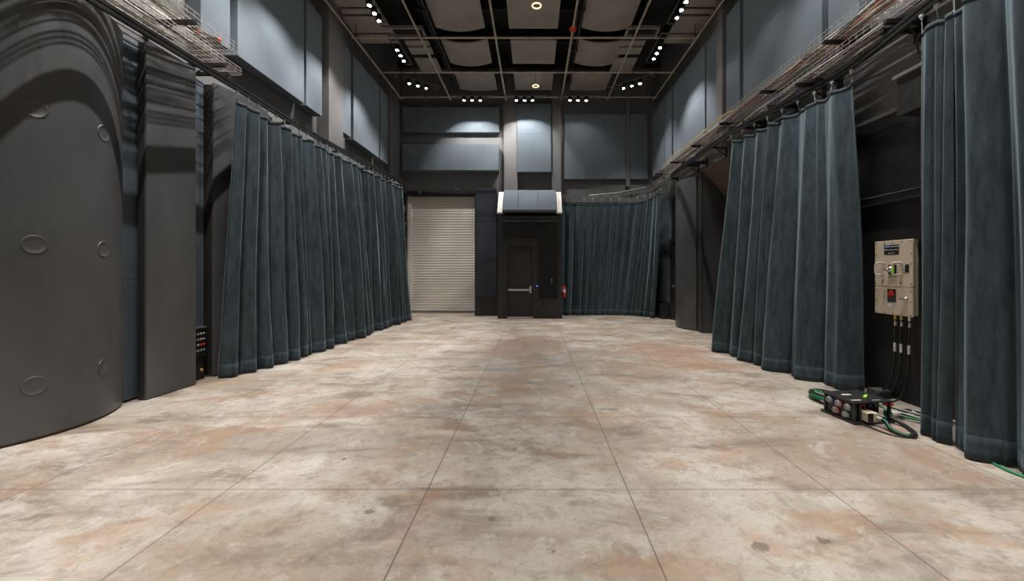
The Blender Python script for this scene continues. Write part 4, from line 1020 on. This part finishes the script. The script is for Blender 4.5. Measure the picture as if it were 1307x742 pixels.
# ------------------------------------------------------------------ distribution box on the floor
def distro():
    A = Vector((2.98, 4.0, 0)); B = Vector((2.91, 3.68, 0)); C = Vector((3.28, 3.72, 0))
    u = (C-B); W = u.length; u.normalize(); v = Vector((-u.y, u.x, 0)); D = .34; z = Vector((0, 0, 1))
    P = lambda a, b, h: B+u*a+v*b+z*h
    t = thing('power_distribution_box', P(W/2, D/2, 0), 'open framed black power distribution box lying on the floor in front of the right curtain', 'distribution box')
    def ob(a0, a1, b0, b1, h0, h1, bev=0): return MB().obox(P((a0+a1)/2, (b0+b1)/2, (h0+h1)/2), u, v, z, (a1-a0)/2, (b1-b0)/2, (h1-h0)/2, bev)
    def jn(*ms):
        r = MB()
        for q in ms: r.add(q.v, q.f)
        return r
    H = .20
    build('base_plate', ob(-.02, W+.02, -.02, D+.02, .004, .022, .004), M['black_metal'], t)
    build('top_plate', ob(-.012, W+.012, -.012, D+.012, H-.012, H, .003), M['black_metal'], t)
    for a in (0, W-.022):
        for b in (0, D-.022): build('post', ob(a, a+.022, b, b+.022, .022, H-.012), M['black_metal'], t)
    build('post', ob(.05, .07, .0, .02, .022, H-.012), M['black_metal'], t)
    build('chassis', ob(.05, W-.05, .07, D-.03, .03, H-.02, .004), M['duct'], t)
    build('side_panel', ob(.012, .018, .02, D-.02, .025, H-.012), M['black_metal'], t)
    # round single pole connectors on the left side
    cols = ['blue', 'red', 'rail_grey', 'red', 'green']
    for i, (b, h) in enumerate(((.27, .145), (.17, .14), (.07, .135), (.20, .065), (.09, .06))):
        ring = build('connector', MB().lathe(P(.012, b, h), -u, [(0, .031), (.010, .031), (.012, .027), (.030, .026), (.033, .022), (.030, .016), (.024, .004)], 20), M['tape_grey'], t)
        build('colour_ring', MB().lathe(P(.011, b, h), -u, [(0, .036), (.009, .036)], 20), M[cols[i]], ring)
    # breakers and sockets on the front
    for k in range(4):
        build('socket', MB().lathe(P(.10+k*.06, .068, .145), -v, [(0, .016), (.008, .016), (.01, .010)], 14), M[['rail_grey', 'red', 'blue', 'rail_grey'][k]], t)
    for k in range(3):
        build('breaker', ob(.20+k*.035, .225+k*.035, .055, .07, .06, .10, .002), M['black_plastic'], t)
    build('red_lamp', ob(W-.075, W-.04, -.004, .015, H-.04, H-.022, .002), M['red'], t)
    build('red_lamp', ob(W-.025, W+.005, -.018, -.004, H-.04, H-.022, .002), M['red'], t)
    build('label', ob(.02, .12, .04, .07, H, H+.0015), M['cable_grey'], t); build('label', ob(.08, .17, .2, .235, H, H+.0015), M['cable_white'], t)
    build('label', ob(.22, .30, .03, .045, H, H+.0015), M['cable_grey'], t)
    build('green_tag', MB().obox(P(.24, .13, H+.008), (u+v*.8).normalized(), (v-u*.8).normalized(), z, .05, .012, .006, .002), M['lime'], t)['label'] = 'yellow green tag on top'
    # beige plug with its cable
    pl = thing('power_plug', P(.12, -.05, .03), 'beige square plug with a black cable in the front of the distribution box', 'plug')
    build('body', ob(.075, .175, -.06, .065, .035, .12, .006), M['beige'], pl)
    build('dark_face', ob(.074, .0755+.05, -.063, -.06, .04, .115), M['black_plastic'], pl)
    build('bezel', ob(.13, .175, -.065, -.06, .04, .115), M['beige'], pl)
    p0 = P(.16, -.06, .075)
    loop = spline([p0, p0+Vector((.03, -.05, -.01)), (3.09, 3.52, .03), (3.09, 3.45, .018), (3.12, 3.385, .018), (3.20, 3.40, .018), (3.26, 3.50, .018), (3.30, 3.62, .02), (3.27, 3.72, .05)], 8)
    build('cord', MB().tube(loop, .017, 8), M['rubber'], pl)
    g = [q+Vector((-.007, -.010, .009)) for q in loop[3:34]]
    build('earth_wire', MB().tube(g, .0055, 6), M['cable_green'], pl)
    build('strain_relief', MB().tube([loop[0], loop[5]], .02, 10), M['cable_grey'], pl)
    # green and cream sockets on the right flank
    q = thing('cable_connector', P(W+.05, .03, .06), 'cream connector with a green collar on the right flank of the distribution box', 'plug')
    build('body', MB().lathe(P(W+.01, .03, .07), u, [(0, .028), (.03, .028), (.10, .02), (.11, .012)], 16), M['cable_white'], q)
    build('collar', MB().lathe(P(W-.02, .03, .07), u, [(0, .031), (.035, .031)], 16), M['green'], q)
    tag(build('floor_cable', MB().tube(spline([P(.03, .02, .016), (2.98, 3.60, .008), (3.00, 3.48, .008), (3.06, 3.39, .008), (3.17, 3.36, .008)], 7), .006, 6), M['rubber']), 'thin black cable on the floor in front of the distribution box', 'cable')
distro()
# cable coil left of the box, spilling from under the curtain
rnd = random.Random(12)
for j, (mt, cl) in enumerate((('cable_green', 'green'), ('rubber', 'black'), ('cable_grey', 'grey'))):
    pts = []
    for i in range(60):
        a = i*.42+j; rr = .10+.045*math.sin(i*.37+j*2); k = .006+.004*j+.0012*i+.01*(1+math.sin(i*.9+j))
        pts.append((3.11+rr*.85*math.cos(a), 4.30+rr*1.5*math.sin(a), k+.01))
    tag(build('coiled_cable', MB().tube(spline(pts, 2), .009, 6), M[mt]), '%s cable coiled on the floor left of the distribution box' % cl, 'cable')
names = ['cable_grey', 'cable_white', 'rubber', 'cable_green', 'cable_grey', 'rubber', 'cable_white', 'rubber', 'cable_grey']
cn = {'cable_grey': 'grey', 'cable_white': 'white', 'rubber': 'black', 'cable_green': 'green'}
for k, mt in enumerate(names):
    x0 = 3.33+rnd.uniform(0, .06); y0 = 3.80+k*.035
    P = [(x0, y0, .05+.008*k), (3.42+rnd.uniform(-.02, .02), y0+rnd.uniform(-.1, .12), .02+.006*k), (3.55, 3.80+rnd.uniform(-.14, .22), .02+.005*k), (3.66, 3.82+rnd.uniform(-.15, .2), .016+.004*k), (3.78, 3.75+rnd.uniform(-.15, .15), .014+.002*k), (3.86, 3.5+rnd.uniform(-.1, .1), .014)]
    tag(build('floor_cable', MB().tube(spline(P, 7), .0085, 6), M[mt]), '%s cable in the tangle between the distribution box and the wall' % cn[mt], 'cable', '%s cables in the floor tangle' % cn[mt])
# green cable under the nearest curtain hem
tag(build('floor_cable', MB().tube(spline([(3.42, 2.55, .010), (3.33, 2.66, .010), (3.29, 2.78, .010), (3.31, 2.92, .010), (3.36, 3.05, .010)], 6), .008, 6), M['cable_green']), 'green cable along the hem of the curtain at the right edge', 'cable')
t = thing('stage_box', (3.85, 4.55, 0), 'small black box with a pale lid behind the hem of the right curtain', 'equipment box')
build('housing', MB().box(3.74, 3.90, 4.40, 4.56, .004, .075, .006), M['black_metal'], t); build('lid', MB().box(3.75, 3.89, 4.41, 4.55, .075, .085), M['rail_grey'], t)
# rack under the blue strip in the far right corner
t = thing('floor_rack', (3.75, 12.0, 0), 'low black rack under the blue strip in the far right corner', 'rack')
build('cabinet', MB().box(3.66, WX-.001, 11.6, 12.2, .004, .42, .01), M['black_metal'], t)
build('vent_panel', MB().box(3.65, 3.66, 11.65, 12.15, .05, .38), M['duct'], t)
# switches on right wall by the door
t = thing('wall_switch', (WX, 11.7, 1.2), 'pale switch plate on the right wall before the corner door', 'switch')
build('plate', MB().box(WX-.012, WX, 11.53, 11.60, 1.18, 1.34, .003), M['rail_grey'], t); build('toggle', MB().box(WX-.02, WX-.012, 11.55, 11.58, 1.23, 1.28), M['steel'], t)
